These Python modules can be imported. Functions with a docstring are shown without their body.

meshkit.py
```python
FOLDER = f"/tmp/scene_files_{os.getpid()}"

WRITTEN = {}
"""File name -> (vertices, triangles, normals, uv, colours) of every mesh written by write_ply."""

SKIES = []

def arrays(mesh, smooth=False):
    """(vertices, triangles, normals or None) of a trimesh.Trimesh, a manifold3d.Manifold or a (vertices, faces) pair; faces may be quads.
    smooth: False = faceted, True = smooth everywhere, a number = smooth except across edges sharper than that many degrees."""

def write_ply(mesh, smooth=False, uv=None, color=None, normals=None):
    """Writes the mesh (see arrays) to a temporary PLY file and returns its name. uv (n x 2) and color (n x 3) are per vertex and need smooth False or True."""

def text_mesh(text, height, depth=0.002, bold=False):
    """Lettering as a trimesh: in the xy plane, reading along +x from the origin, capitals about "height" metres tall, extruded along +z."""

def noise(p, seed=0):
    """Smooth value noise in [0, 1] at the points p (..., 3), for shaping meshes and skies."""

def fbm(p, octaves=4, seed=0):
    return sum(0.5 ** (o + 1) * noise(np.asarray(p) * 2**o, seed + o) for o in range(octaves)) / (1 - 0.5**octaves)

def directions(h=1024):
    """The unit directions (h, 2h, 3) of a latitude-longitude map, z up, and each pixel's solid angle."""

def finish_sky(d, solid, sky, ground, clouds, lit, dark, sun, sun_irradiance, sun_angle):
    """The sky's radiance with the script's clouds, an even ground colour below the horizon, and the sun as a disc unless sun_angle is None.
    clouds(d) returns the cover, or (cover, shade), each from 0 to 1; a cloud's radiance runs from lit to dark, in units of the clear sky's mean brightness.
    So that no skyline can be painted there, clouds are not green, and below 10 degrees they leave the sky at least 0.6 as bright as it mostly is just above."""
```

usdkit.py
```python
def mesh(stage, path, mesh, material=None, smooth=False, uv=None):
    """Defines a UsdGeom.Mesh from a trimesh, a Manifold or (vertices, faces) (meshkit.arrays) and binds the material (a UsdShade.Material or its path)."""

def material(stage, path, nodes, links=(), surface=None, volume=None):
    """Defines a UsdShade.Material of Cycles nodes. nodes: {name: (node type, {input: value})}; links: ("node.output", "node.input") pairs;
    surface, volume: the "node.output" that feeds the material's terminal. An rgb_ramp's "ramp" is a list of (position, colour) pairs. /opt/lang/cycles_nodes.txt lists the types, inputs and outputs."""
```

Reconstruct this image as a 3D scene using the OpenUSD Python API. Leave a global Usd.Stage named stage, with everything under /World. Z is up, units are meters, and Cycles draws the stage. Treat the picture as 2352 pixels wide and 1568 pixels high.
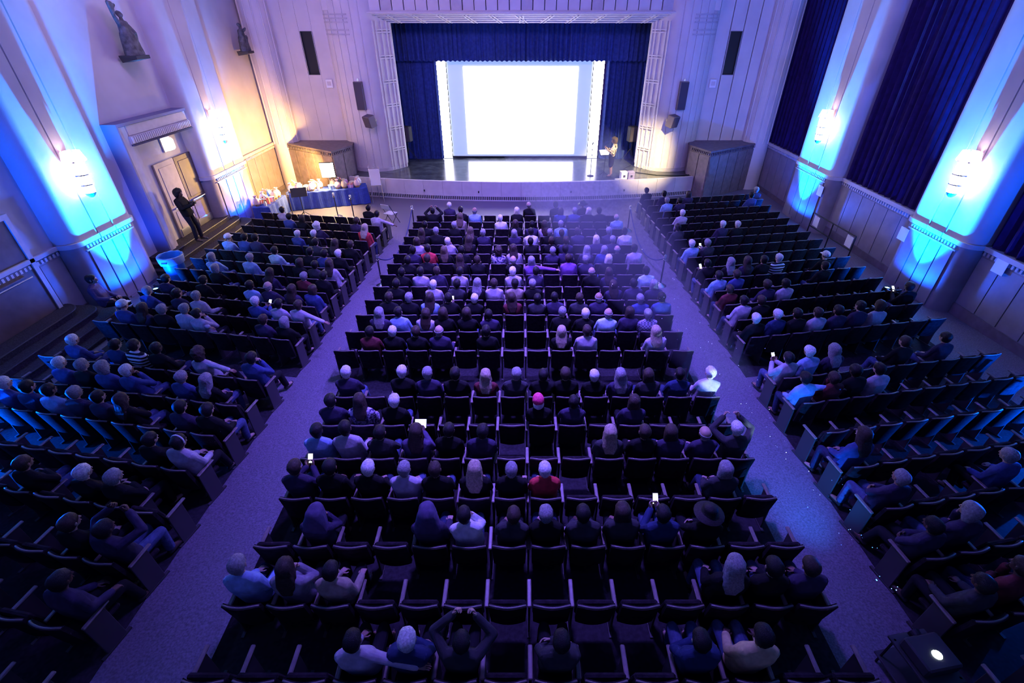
import math, random
import numpy as np
import trimesh
import manifold3d as m3
from shapely.geometry import Polygon
import usdkit, meshkit
from pxr import Usd, UsdGeom, UsdLux, UsdShade, Gf, Sdf, Vt
WASH, SEAT, BALC, LED, WARM, SPOT, BEAM, SCREEN, SCONCE, HAZE = 15.0, 850.0, .8, 130000.0, 5000.0, 70000.0, 30000.0, 9.0, 22.0, .085

# ------------------------------------------------------------------ camera, lights, exposure
stage = Usd.Stage.CreateInMemory()
UsdGeom.SetStageUpAxis(stage, 'Z')
UsdGeom.SetStageMetersPerUnit(stage, 1.0)
UsdGeom.Xform.Define(stage, '/World')
PITCH = 33.91
cam = UsdGeom.Camera.Define(stage, '/World/camera')
cam.AddTranslateOp().Set((0, 0, 7.0))
cam.AddRotateXOp().Set(90 - PITCH)
cam.CreateHorizontalApertureAttr(36.0)
cam.CreateVerticalApertureAttr(24.0)
cam.CreateFocalLengthAttr(36.0 * 1086 / 2352)
cam.CreateHorizontalApertureOffsetAttr(-21 * 36.0 / 2352)
cam.CreateFStopAttr(0.0)
cam.CreateExposureAttr(0.0)

world = UsdLux.DomeLight.Define(stage, '/World/dark_ambience')
world.CreateIntensityAttr(0.004); world.CreateColorAttr((0.35, 0.3, 1.0))

def aim(prim, pos, target):
    z = -(np.array(target, float) - np.array(pos, float)); z /= np.linalg.norm(z)
    up = np.array([0, 0, 1.0]) if abs(z[2]) < .99 else np.array([0, 1.0, 0])
    x = np.cross(up, z); x /= np.linalg.norm(x); y = np.cross(z, x)
    m = np.eye(4); m[0, :3], m[1, :3], m[2, :3], m[3, :3] = x, y, z, pos
    UsdGeom.Xformable(prim).AddTransformOp().Set(Gf.Matrix4d(*m.ravel().tolist()))

def rect_light(name, pos, target, w, h, col, power):
    l = UsdLux.RectLight.Define(stage, '/World/' + name)
    l.CreateWidthAttr(w); l.CreateHeightAttr(h); l.CreateColorAttr(col); l.CreateIntensityAttr(power)
    aim(l, pos, target)
    return l

def spot_light(name, pos, target, radius, col, power, angle, soft):
    l = UsdLux.SphereLight.Define(stage, '/World/' + name)
    l.CreateRadiusAttr(radius); l.CreateColorAttr(col); l.CreateIntensityAttr(power)
    s = UsdLux.ShapingAPI.Apply(l.GetPrim())
    s.CreateShapingConeAngleAttr(angle); s.CreateShapingConeSoftnessAttr(soft)
    aim(l, pos, target)
    return l

# house wash from the ceiling, lavender on the proscenium wall, violet over the seats
rect_light('wash_light', (-5.5, 13.5, 10.4), (-6, 25, 5.5), 8, 1.4, (0.72, 0.43, 1.0), WASH)
rect_light('wash_light_001', (5.5, 13.5, 10.4), (6, 25, 5.5), 8, 1.4, (0.36, 0.23, 1.0), WASH * .5)
for i, (y, k) in enumerate(((8.0, .85), (12.0, .8), (16.0, .55))):
    spot_light('seat_light' + ('_%03d' % i if i else ''), (0, y, 10.7), (0, y + .6, 0), .6, (0.20, 0.12, 1.0), SEAT * k, 43, 1.0)
rect_light('balcony_light', (0, 1.0, 9.6), (0, 13, 0.8), 12, 1.0, (0.26, 0.17, 1.0), BALC)
# blue uplighters that stand on the floor in front of the pilasters
LEDS = [(-11.05, 12.75, .30), (-11.05, 19.4, .1), (11.05, 12.75, .35), (11.05, 19.5, .1), (-11.05, 6.2, .5), (11.05, 6.2, .5)]
for i, (x, y, z) in enumerate(LEDS):
    s = 1 if x > 0 else -1
    spot_light('uplight_beam' + ('_%03d' % i if i else ''), (x, y, z + .22), (x + s * .6, y, z + 5.0), .06, (0.0, 0.27, 1.0), LED * (.3 if i > 3 else 1), 34, 1.0)
    spot_light('uplight_spill' + ('_%03d' % i if i else ''), (x, y, z + .24), (x - s * (.5 if i > 3 else .1), y, z + 1.2), .06, (0.0, 0.09, 1.0), LED * (.16 if i > 3 else .03), 88, .4)
# warm work lamp on the raffle table, warm speaker spot on the stage
spot_light('table_lamp_beam', (-8.9, 21.85, 1.72), (-11.6, 22.0, 1.2), .12, (1.0, 0.55, 0.12), WARM, 75, .6)
spot_light('table_lamp_glow', (-8.62, 21.5, 1.85), (-8.9, 20.6, .75), .12, (1.0, 0.66, 0.28), WARM * .35, 70, .6)
spot_light('speaker_spot', (7.5, 12.5, 9.8), (5.6, 24.2, 1.5), .12, (1.0, 0.78, 0.36), SPOT, 8.5, 1.0)
# projector on its trolley in the right aisle
PROJ = (4.5, 2.75, 1.3)
spot_light('projector_beam', PROJ, (0, 27.1, 3.2), .04, (0.45, 0.62, 1.0), BEAM, 6.4, .5)
spot_light('projector_spill', (PROJ[0], PROJ[1], PROJ[2] + .1), (4.45, 8.0, .3), .05, (0.02, 0.20, 1.0), BEAM * .4, 24, 1.0)  # added blue lamp that brightens the aisle floor, no fixture of its own

# ------------------------------------------------------------------ helpers
W = '/World'
LOOKS = '/World/Looks'
UsdGeom.Scope.Define(stage, LOOKS)
_mats, _used = {}, {}

def mat(name, col, rough=.7, metal=0, emit=None, power=0, noise=None, bump=None, spec=.4, coord='position', nodes=None, links=None, base=None, extra=None):
    if name in _mats: return _mats[name]
    p = {'base_color': col, 'roughness': rough, 'metallic': metal, 'specular_ior_level': spec}
    if emit is not None: p['emission_color'] = emit; p['emission_strength'] = power
    if extra: p.update(extra)
    n, l = {'p': ('principled_bsdf', p)}, []
    src = 'geo.position' if coord == 'position' else 'tc.' + coord
    if noise or bump or nodes:
        n['geo' if coord == 'position' else 'tc'] = ('geometry', {}) if coord == 'position' else ('texture_coordinate', {})
    if noise:
        sc, amt = noise
        lo = tuple(max(0, c * (1 - amt)) for c in col); hi = tuple(min(1, c * (1 + amt)) for c in col)
        n['nz'] = ('noise_texture', {'scale': sc, 'detail': 4.0})
        n['rp'] = ('rgb_ramp', {'ramp': [(.3, lo), (.7, hi)]})
        l += [(src, 'nz.vector'), ('nz.fac', 'rp.fac'), ('rp.color', 'p.base_color')]
    if bump:
        sc, st = bump
        n['bn'] = ('noise_texture', {'scale': sc, 'detail': 3.0}); n['bp'] = ('bump', {'strength': st, 'distance': .01})
        l += [(src, 'bn.vector'), ('bn.fac', 'bp.height'), ('bp.normal', 'p.normal')]
    if nodes: n.update(nodes); l += links
    _mats[name] = usdkit.material(stage, LOOKS + '/' + name, n, l, surface='p.BSDF')
    return _mats[name]

def numbered(parent, name):
    k = _used.get((parent, name), 0); _used[(parent, name)] = k + 1
    return parent + '/' + (name if k == 0 else '%s_%03d' % (name, k))

def tag(prim, label=None, cat=None, group=None, kind=None):
    p = prim.GetPrim() if hasattr(prim, 'GetPrim') else prim
    for k, v in (('label', label), ('category', cat), ('group', group), ('kind', kind)):
        if v: p.SetCustomDataByKey(k, v)
    return prim

def thing(name, label=None, cat=None, loc=(0, 0, 0), rz=0, group=None, kind=None, scale=None):
    x = UsdGeom.Xform.Define(stage, numbered(W, name))
    x.AddTranslateOp().Set(tuple(float(v) for v in loc)); x.AddRotateZOp().Set(float(rz))
    if scale: x.AddScaleOp().Set((scale,) * 3)
    tag(x, label, cat, group, kind)
    return str(x.GetPath())

def part(parent, name, m, material, smooth=False, label=None, kind=None):
    if isinstance(m, list): m = cat(m)
    o = usdkit.mesh(stage, numbered(parent, name), m, material, smooth)
    tag(o, label, None, None, kind)
    return str(o.GetPath())

def solo(name, m, material, label=None, catg=None, group=None, kind=None, smooth=False):
    if isinstance(m, list): m = cat(m)
    o = usdkit.mesh(stage, numbered(W, name), m, material, smooth)
    tag(o, label, catg, group, kind)
    return str(o.GetPath())

def cat(ms):
    vs, fs, n = [], [], 0
    for m in ms:
        if isinstance(m, tuple): v, f = np.asarray(m[0], float), np.asarray(m[1], int)
        elif hasattr(m, 'to_mesh'): q = m.to_mesh(); v, f = np.array(q.vert_properties[:, :3], float), np.array(q.tri_verts)
        else: v, f = np.array(m.vertices), np.array(m.faces)
        if f.shape[1] == 4: f = np.vstack([f[:, [0, 1, 2]], f[:, [0, 2, 3]]])
        vs.append(v); fs.append(f + n); n += len(v)
    return np.vstack(vs), np.vstack(fs)

def move(m, loc=(0, 0, 0), rz=0, rx=0, ry=0, sc=1):
    v, f = cat([m])
    v = v * sc
    for ang, (a, b) in ((rx, (1, 2)), (ry, (2, 0)), (rz, (0, 1))):
        if ang:
            c, s = math.cos(math.radians(ang)), math.sin(math.radians(ang))
            va, vb = v[:, a].copy(), v[:, b].copy()
            v[:, a], v[:, b] = c * va - s * vb, s * va + c * vb
    return v + np.array(loc, float), f

def box(x0, x1, y0, y1, z0, z1, ch=0):
    if ch <= 0:
        t = trimesh.creation.box((abs(x1 - x0), abs(y1 - y0), abs(z1 - z0)))
        t.apply_translation(((x0 + x1) / 2, (y0 + y1) / 2, (z0 + z1) / 2))
        return np.array(t.vertices), np.array(t.faces)
    c = ch; pts = []
    for sx in (0, 1):
        for sy in (0, 1):
            for sz in (0, 1):
                b = [(x0, x1)[sx], (y0, y1)[sy], (z0, z1)[sz]]; d = [c * (1 - 2 * sx), c * (1 - 2 * sy), c * (1 - 2 * sz)]
                for k in range(3):
                    q = list(b)
                    for j in range(3):
                        if j != k: q[j] += d[j]
                    pts.append(q)
    return cat([m3.Manifold.hull_points(np.array(pts, np.float64))])

def cbox(c, s, ch=0):
    return box(c[0] - s[0] / 2, c[0] + s[0] / 2, c[1] - s[1] / 2, c[1] + s[1] / 2, c[2] - s[2] / 2, c[2] + s[2] / 2, ch)

def prism(poly, z0, z1):
    t = trimesh.creation.extrude_polygon(Polygon(poly).buffer(0), z1 - z0, engine='earcut')
    t.apply_translation((0, 0, z0))
    return np.array(t.vertices), np.array(t.faces)

def tube(path, r, n=8, caps=True):
    p = np.array(path, float); r = np.broadcast_to(np.asarray(r, float), (len(p),))
    t = np.gradient(p, axis=0); t /= np.linalg.norm(t, axis=1, keepdims=True) + 1e-9
    ref = np.array([0, 0, 1.0]) if abs(t[:, 2]).mean() < .8 else np.array([1.0, 0, 0])
    a = np.cross(t, ref); a /= np.linalg.norm(a, axis=1, keepdims=True) + 1e-9; b = np.cross(t, a)
    g = np.arange(n) * 2 * np.pi / n
    v = p[:, None] + r[:, None, None] * (np.cos(g)[None, :, None] * a[:, None] + np.sin(g)[None, :, None] * b[:, None])
    v = v.reshape(-1, 3); f = []
    for i in range(len(p) - 1):
        for j in range(n):
            k = (j + 1) % n
            f += [[i * n + j, i * n + k, (i + 1) * n + k], [i * n + j, (i + 1) * n + k, (i + 1) * n + j]]
    if caps:
        m = len(p) - 1; v = np.vstack([v, p[0], p[-1]])
        for j in range(n):
            k = (j + 1) % n
            f += [[len(v) - 2, k, j], [len(v) - 1, m * n + j, m * n + k]]
    return v, np.array(f)

def lathe(prof, n=20, loc=(0, 0, 0)):
    p = np.array(prof, float); g = np.arange(n) * 2 * np.pi / n
    v = np.stack([p[:, None, 0] * np.cos(g), p[:, None, 0] * np.sin(g), np.repeat(p[:, 1:], n, 1)], -1).reshape(-1, 3)
    f = []
    for i in range(len(p) - 1):
        for j in range(n):
            k = (j + 1) % n
            f += [[i * n + j, i * n + k, (i + 1) * n + k], [i * n + j, (i + 1) * n + k, (i + 1) * n + j]]
    return v + np.array(loc, float), np.array(f)

def pleat(p0, p1, z0, z1, pitch, amp, th=.03, jag=0, seed=0):
    """A pleated hanging sheet with thickness from p0 to p1 (xy)."""
    rng = np.random.default_rng(seed)
    p0, p1 = np.array(p0, float), np.array(p1, float); L = np.linalg.norm(p1 - p0); d = (p1 - p0) / L; nrm = np.array([-d[1], d[0]])
    n = max(8, int(L / pitch * 6)); s = np.linspace(0, L, n + 1)
    ph = s / pitch * 2 * np.pi + .6 * np.sin(s * 1.7 + seed); off = amp * np.sin(ph) * (.7 + .3 * np.sin(s * .9 + seed)) + amp * .25 * rng.standard_normal(n + 1)
    rows = []
    for z, k in ((z1, .75), ((z0 + z1) / 2, 1), (z0, 1.15)):
        for sg in (0, 1):
            q = p0 + s[:, None] * d + (off * k + sg * th)[:, None] * nrm
            zz = np.full(n + 1, z) + (jag * np.sin(ph) if z == z0 else 0)
            rows.append(np.column_stack([q, zz]))
    v = np.vstack(rows); m = n + 1; f = []
    def strip(a, b):
        for i in range(n): f.extend([[a * m + i, a * m + i + 1, b * m + i + 1], [a * m + i, b * m + i + 1, b * m + i]])
    strip(0, 2); strip(2, 4); strip(3, 1); strip(5, 3); strip(1, 0); strip(4, 5)
    return v, np.array(f)

def zf(y): return max(0.0, (18.5 - y) * .0335)

# ------------------------------------------------------------------ materials of the room
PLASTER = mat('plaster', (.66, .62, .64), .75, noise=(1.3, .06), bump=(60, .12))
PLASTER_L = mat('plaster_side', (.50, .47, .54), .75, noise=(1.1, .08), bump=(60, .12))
TRIMM = mat('painted_trim', (.52, .48, .52), .55, noise=(4, .08))
WAINS = mat('wainscot_paint', (.25, .22, .26), .55, noise=(3, .12), bump=(40, .1))
GROOVE = mat('joint_dark', (.07, .06, .08), .9)
WOOD = mat('wing_wood', (.20, .155, .16), .5, noise=(5, .2))
WOODT = mat('wing_top', (.15, .12, .14), .6, noise=(5, .2))
CARPET = mat('carpet', (.15, .135, .17), .48, spec=.55, noise=(38, .4), bump=(150, .25))
CARPETD = mat('step_carpet', (.055, .05, .055), .95, spec=.05, noise=(30, .4), bump=(150, .5))
STAGEF = mat('stage_floor', (.055, .065, .07), .2, spec=.6, noise=(2.2, .5), bump=(5, .03))
FASCIA = mat('stage_fascia', (.62, .58, .62), .6, noise=(2.5, .07))
VELVET = mat('blue_velvet', (.030, .055, .21), .9, spec=.15, noise=(8, .2))
DRAPE = mat('window_drape', (.016, .007, .062), .95, spec=.1, noise=(6, .25))
BLACK = mat('matt_black', (.012, .012, .014), .6)
DGREY = mat('dark_grey', (.04, .04, .045), .5)
METAL = mat('chrome', (.7, .7, .72), .25, 1.0)
WHITEP = mat('white_paper', (.85, .86, .9), .6)
CEIL = mat('ceiling_paint', (.2, .19, .21), .9)

# ------------------------------------------------------------------ floor, back wall, ceiling
ys = [-4, 18.5, 27]
v, f = [], []
for y in ys:
    for x in (-13.6, 13.6): v.append((x, y, zf(y)))
for y in ys:
    for x in (-13.6, 13.6): v.append((x, y, -.3))
f = [[0, 1, 3], [0, 3, 2], [2, 3, 5], [2, 5, 4], [6, 9, 7], [6, 8, 9], [8, 11, 9], [8, 10, 11]]
solo('floor', (np.array(v, float), np.array(f)), CARPET, kind='structure')
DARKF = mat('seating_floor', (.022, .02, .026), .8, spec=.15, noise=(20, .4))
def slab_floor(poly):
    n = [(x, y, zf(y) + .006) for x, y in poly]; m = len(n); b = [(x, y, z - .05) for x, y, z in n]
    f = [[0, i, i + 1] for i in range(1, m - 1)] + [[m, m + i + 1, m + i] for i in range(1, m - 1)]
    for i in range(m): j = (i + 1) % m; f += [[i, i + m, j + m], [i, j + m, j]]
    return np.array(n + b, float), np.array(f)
sf = thing('seating_floor', kind='structure')  # thin darker slabs laid over the floor of the seating blocks
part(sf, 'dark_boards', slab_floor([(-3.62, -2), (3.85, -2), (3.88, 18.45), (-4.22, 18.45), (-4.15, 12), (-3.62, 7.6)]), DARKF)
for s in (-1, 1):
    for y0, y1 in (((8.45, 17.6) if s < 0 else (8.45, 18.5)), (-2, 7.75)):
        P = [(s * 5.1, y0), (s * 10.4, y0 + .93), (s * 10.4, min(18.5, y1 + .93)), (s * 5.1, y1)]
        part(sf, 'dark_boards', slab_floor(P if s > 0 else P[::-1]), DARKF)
solo('ceiling', box(-13.6, 13.6, -4, 29.5, 11.0, 11.3), CEIL, kind='structure')
solo('wall_back', box(-13.6, 13.6, -4.3, -4, 0, 11), CEIL, kind='structure')

# ------------------------------------------------------------------ side walls
XW, XB, ZR, ZT = 11.65, 12.12, 2.15, 11.0
PIL = [(4.9, 7.55), (11.55, 13.97), (18.1, 21.0)]
BAYS = [(-4, 4.9), (7.55, 11.55), (13.97, 18.1), (21.0, 25.2)]
def pil_outline(s, y0, y1):
    r, pts = .34, [(XB + .3, y0 - .02)]
    for a in np.linspace(0, 90, 7): pts.append((XW + r - r * math.sin(math.radians(a)), y0 + r - r * math.cos(math.radians(a))))
    n = 3
    for k in (1, 2):
        yc = y0 + r + (y1 - y0 - 2 * r) * k / 3
        pts += [(XW, yc - .022), (XW + .03, yc - .012), (XW + .03, yc + .012), (XW, yc + .022)]
    for a in np.linspace(90, 0, 7): pts.append((XW + r - r * math.sin(math.radians(a)), y1 - r + r * math.cos(math.radians(a))))
    pts.append((XB + .3, y1 + .02))
    return [(s * x, y) for x, y in pts]
for s, nm in ((-1, 'left'), (1, 'right')):
    w = thing('wall_' + nm, kind='structure')
    part(w, 'backing', box(s * (XB + .12), s * (XB + .4), -4, 29, -.2, ZT) if s > 0 else
         box(-XB - .4, -XB - .12, -4, 29, -.2, ZT), GROOVE)
    for y0, y1 in PIL:
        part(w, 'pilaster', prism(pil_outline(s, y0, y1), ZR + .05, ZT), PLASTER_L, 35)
        part(w, 'pilaster_base', prism([(s * (abs(x)), y) for x, y in pil_outline(s, y0, y1)], -.1, ZR - .05), WAINS, 35)
        n = 4; L = (y1 - y0 - .7) / n
        for k in range(n):
            a = y0 + .35 + k * L
            part(w, 'wainscot_panel', box(s * XW, s * (XW - .03), a + .018, a + L - .018, zf(y1) + .12, ZR - .22, .008), WAINS)
        part(w, 'rail', prism([(s * (abs(x) - .05), y) for x, y in pil_outline(s, y0 - .04, y1 + .04)], ZR - .05, ZR + .07), TRIMM, 35)
        part(w, 'rail', box(s * XW, s * (XW - .045), y0 + .3, y1 - .3, ZR - .22, ZR - .18), TRIMM)
        part(w, 'dentil_band', [box(s * XW, s * (XW - .04), y, y + .055, ZR - .155, ZR - .075) for y in np.arange(y0 + .36, y1 - .38, .11)], TRIMM, kind='stuff')
    for bi, (y0, y1) in enumerate(BAYS):
        portal = s < 0 and bi == 2
        if s < 0:
            if portal:
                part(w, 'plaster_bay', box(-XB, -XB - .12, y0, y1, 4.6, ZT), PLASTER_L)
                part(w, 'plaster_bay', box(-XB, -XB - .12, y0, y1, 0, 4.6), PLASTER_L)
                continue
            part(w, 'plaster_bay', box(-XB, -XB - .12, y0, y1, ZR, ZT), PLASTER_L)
        n = max(2, int(round((y1 - y0) / .66))); L = (y1 - y0) / n
        for k in range(n):
            a = y0 + k * L
            part(w, 'wainscot_panel', box(s * (XB + .12), s * (XB - .03), a + .014, a + L - .014, -.1, ZR - .22, .008), WAINS)
        part(w, 'rail', box(s * (XB + .12), s * (XB - .1), y0, y1, ZR - .05, ZR + .07, .015), TRIMM)
        part(w, 'dentil_board', box(s * (XB + .12), s * (XB - .03), y0, y1, ZR - .22, ZR - .05), WAINS)
        part(w, 'dentil_band', [box(s * (XB - .03), s * (XB - .075), y, y + .06, ZR - .17, ZR - .075) for y in np.arange(y0 + .05, y1 - .08, .12)], TRIMM, kind='stuff')
        part(w, 'skirting', box(s * (XB - .03), s * (XB - .06), y0, y1, 0, zf(y0) + .2, .008), WOODT)
# window curtains of the right wall
for i, (y0, y1, d) in enumerate([(21.05, 25.0, 'beside the proscenium wall'), (14.0, 18.05, 'between the two lit wall sconces'), (7.6, 11.5, 'at the right edge of the hall, nearest the camera')]):
    c = thing('window_curtain', 'dark blue pleated full-height window curtain ' + d, 'curtain')
    part(c, 'cloth', pleat((XB - .02, y1), (XB - .02, y0), ZR + .09, ZT - .1, .3, .065, seed=i), DRAPE, 40)
    part(c, 'rod', tube([(XB - .05, y0, ZT - .12), (XB - .05, y1, ZT - .12)], .03), METAL)
    win = thing('window_%d' % (i + 1), kind='structure')
    part(win, 'window_frame', [box(XB + .12, XB + .06, y0 + .1, y0 + .2, ZR + .1, ZT), box(XB + .12, XB + .06, y1 - .2, y1 - .1, ZR + .1, ZT), box(XB + .12, XB + .06, (y0 + y1) / 2 - .05, (y0 + y1) / 2 + .05, ZR + .1, ZT)], TRIMM)

# ------------------------------------------------------------------ front corner columns, proscenium wall
for s, nm in ((-1, 'left'), (1, 'right')):
    pts = [(12.16, 25.4)] + [(11.55 + .62 * math.cos(math.radians(a)), 24.85 + .62 * math.sin(math.radians(a))) for a in np.linspace(-4, -200, 18)] + [(11.0, 25.4)]
    t = thing('trim_1' if s < 0 else 'trim_2', kind='structure')
    part(t, 'corner_column', prism([(s * x, y) for x, y in pts], 0, ZT), PLASTER, 35)
    for a in (-50, -80, -110, -140, -168):
        x, y = 11.55 + .62 * math.cos(math.radians(a)), 24.85 + .62 * math.sin(math.radians(a))
        part(t, 'flute_bead', tube([(s * x, y, ZR), (s * x, y, ZT)], .035, 6), PLASTER, 40)
wf = thing('wall_front', kind='structure')
part(wf, 'backing', [box(-12.4, -6.2, 25.12, 25.5, 0, ZT), box(6.2, 12.4, 25.12, 25.5, 0, ZT), box(-6.3, 6.3, 25.42, 25.7, 7.1, ZT)], GROOVE)
for s in (-1, 1):
    xs = [8.62, 9.24, 9.83, 10.44, 11.05]
    for a, b in zip(xs, xs[1:]):
        x0, x1 = a + .016, b - .016
        if abs(a - 9.24) < .01:
            for z0, z1 in ((0.87 if s else 0, 5.05), (6.7, ZT)):
                part(wf, 'wall_panel', box(s * x0, s * x1, 25.0, 25.12, z0, z1, .012), PLASTER)
            part(wf, 'wall_panel', box(s * x0, s * (x0 + .04), 25.0, 25.12, 5.05, 6.7), PLASTER)
            part(wf, 'wall_panel', box(s * (x1 - .05), s * x1, 25.0, 25.12, 5.05, 6.7), PLASTER)
        else:
            part(wf, 'wall_panel', box(s * x0, s * x1, 25.0, 25.12, 0, ZT, .012), PLASTER)
    sl = thing('organ_slot', 'tall black wall slot high up, %s of the stage' % ('left' if s < 0 else 'right'), 'grille')
    part(sl, 'mesh', box(s * 9.30, s * 9.77, 25.06, 25.115, 5.06, 6.69), BLACK)
    part(sl, 'frame', [box(s * 9.28, s * 9.31, 24.98, 25.1, 5.05, 6.7), box(s * 9.76, s * 9.79, 24.98, 25.1, 5.05, 6.7), box(s * 9.28, s * 9.79, 24.98, 25.1, 5.03, 5.06), box(s * 9.28, s * 9.79, 24.98, 25.1, 6.69, 6.72)], DGREY)
# rounded columns either side of the stage opening, with vertical joints
PYL = [(8.72, 25.3), (8.62, 24.98), (8.42, 24.72), (8.1, 24.5), (7.75, 24.37), (7.4, 24.31), (7.05, 24.33), (6.75, 24.41), (6.5, 24.55)]
def pyl_outline(s, grow=0, inner=True):
    p = np.array(PYL); out = []
    c = np.array([7.4, 25.6])
    d = p - c; d /= np.linalg.norm(d, axis=1, keepdims=True); p = p + d * grow
    for i in range(len(p) - 1):
        out.append(p[i])
        if grow == 0 and i in (1, 2, 3, 4, 5, 6):
            q, t = (p[i] + p[i + 1]) / 2, p[i + 1] - p[i]
            t = t / np.linalg.norm(t); nn = c - q; nn = nn / np.linalg.norm(nn)
            out += [q - t * .022, q - t * .014 + nn * .03, q + t * .014 + nn * .03, q + t * .022]
    out.append(p[-1])
    out += [np.array((5.86, 25.30)), np.array((5.86, 25.6)), np.array((8.72, 25.6))]
    return [(s * a, b) for a, b in out]
for s in (-1, 1):
    t = thing('trim_%d' % (3 if s < 0 else 4), kind='structure')
    part(t, 'round_column', prism(pyl_outline(s), .87, ZT), PLASTER, 30)
    part(t, 'plinth', prism(pyl_outline(s, .05), .87, 1.03), TRIMM, 30)
    p = np.array(PYL)
    for z in (6.58, 6.74, 7.02, 7.16, 7.30):
        for k in range(0, 5):
            a, b = p[k], p[k + 1]
            part(t, 'speed_line', prism([(s * x, y) for x, y in (a + (0, -.03), b + (0, -.03), b + (0, .03), a + (0, .03))], z, z + .055), TRIMM)
    # splayed reveal with raised fillets and crossbars
    o, i_ = np.array([6.47, 24.57]), np.array([5.84, 25.32]); d = (i_ - o); nn = np.array([-d[1], d[0]]); nn = nn / np.linalg.norm(nn)
    if nn[1] > 0: nn = -nn
    for u in (0, .16, .45, .72, .9):
        a, b = o + d * u, o + d * (u + .07)
        part(t, 'fillet', prism([(s * x, y) for x, y in (a, b, b + nn * .045, a + nn * .045)], .9, 7.1), PLASTER)
    for z in np.arange(1.75, 7.0, .98):
        for dz in (0, .1):
            a, b = o + d * .14, o + d * .94
            part(t, 'crossbar', prism([(s * x, y) for x, y in (a, b, b + nn * .06, a + nn * .06)], z + dz, z + dz + .05), PLASTER)
hd = thing('trim_5', kind='structure')
part(hd, 'fascia_board', box(-8.45, 8.45, 24.86, 25.6, 7.42, ZT), GROOVE)
for k in range(-17, 17):
    x = k * .5 + .25
    part(hd, 'wall_panel', box(x - .234, x + .234, 24.60 + (0.03 if k % 5 == 0 else 0), 24.9, 7.46, ZT, .012), TRIMM if k in (-12, -6, 0, 6, 12) else PLASTER)
part(hd, 'cornice', box(-6.75, 6.75, 24.50, 24.9, 7.36, 7.44, .02), PLASTER)
def slab(u0, u1, x0, x1, h, x2=None, x3=None):
    a = np.array([24.55, 7.38]); d = np.array([.77, -.33]); n = np.array([-.33, -.77]) / .84
    P = [(x0, *(a + d * u0)), (x1, *(a + d * u0)), (x3 if x3 is not None else x1, *(a + d * u1)), (x2 if x2 is not None else x0, *(a + d * u1))]
    Q = [(x, y + n[0] * h, z + n[1] * h) for x, y, z in P]
    return cat([m3.Manifold.hull_points(np.array(P + Q, np.float64))])
part(hd, 'soffit', slab(0, 1, -6.45, 6.45, -.1, -5.84, 5.84), PLASTER)
for u in (0, .2, .42, .64, .9):
    part(hd, 'fillet', slab(u, u + .08, -6.4 + .6 * u, 6.4 - .6 * u, .045), PLASTER)
for k in range(-5, 6):
    x = k * 1.12; sl = -.42 * np.sign(k)
    for dx in (-.09, .06):
        part(hd, 'crossbar', slab(.12, .95, x + dx - sl / 2, x + dx + .06 - sl / 2, .065, x + dx + sl / 2, x + dx + .06 + sl / 2), PLASTER)
        if k == 0: part(hd, 'crossbar', slab(.12, .95, x + dx - .2, x + dx - .14, .065, x + dx + .2, x + dx + .26), PLASTER)

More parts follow.
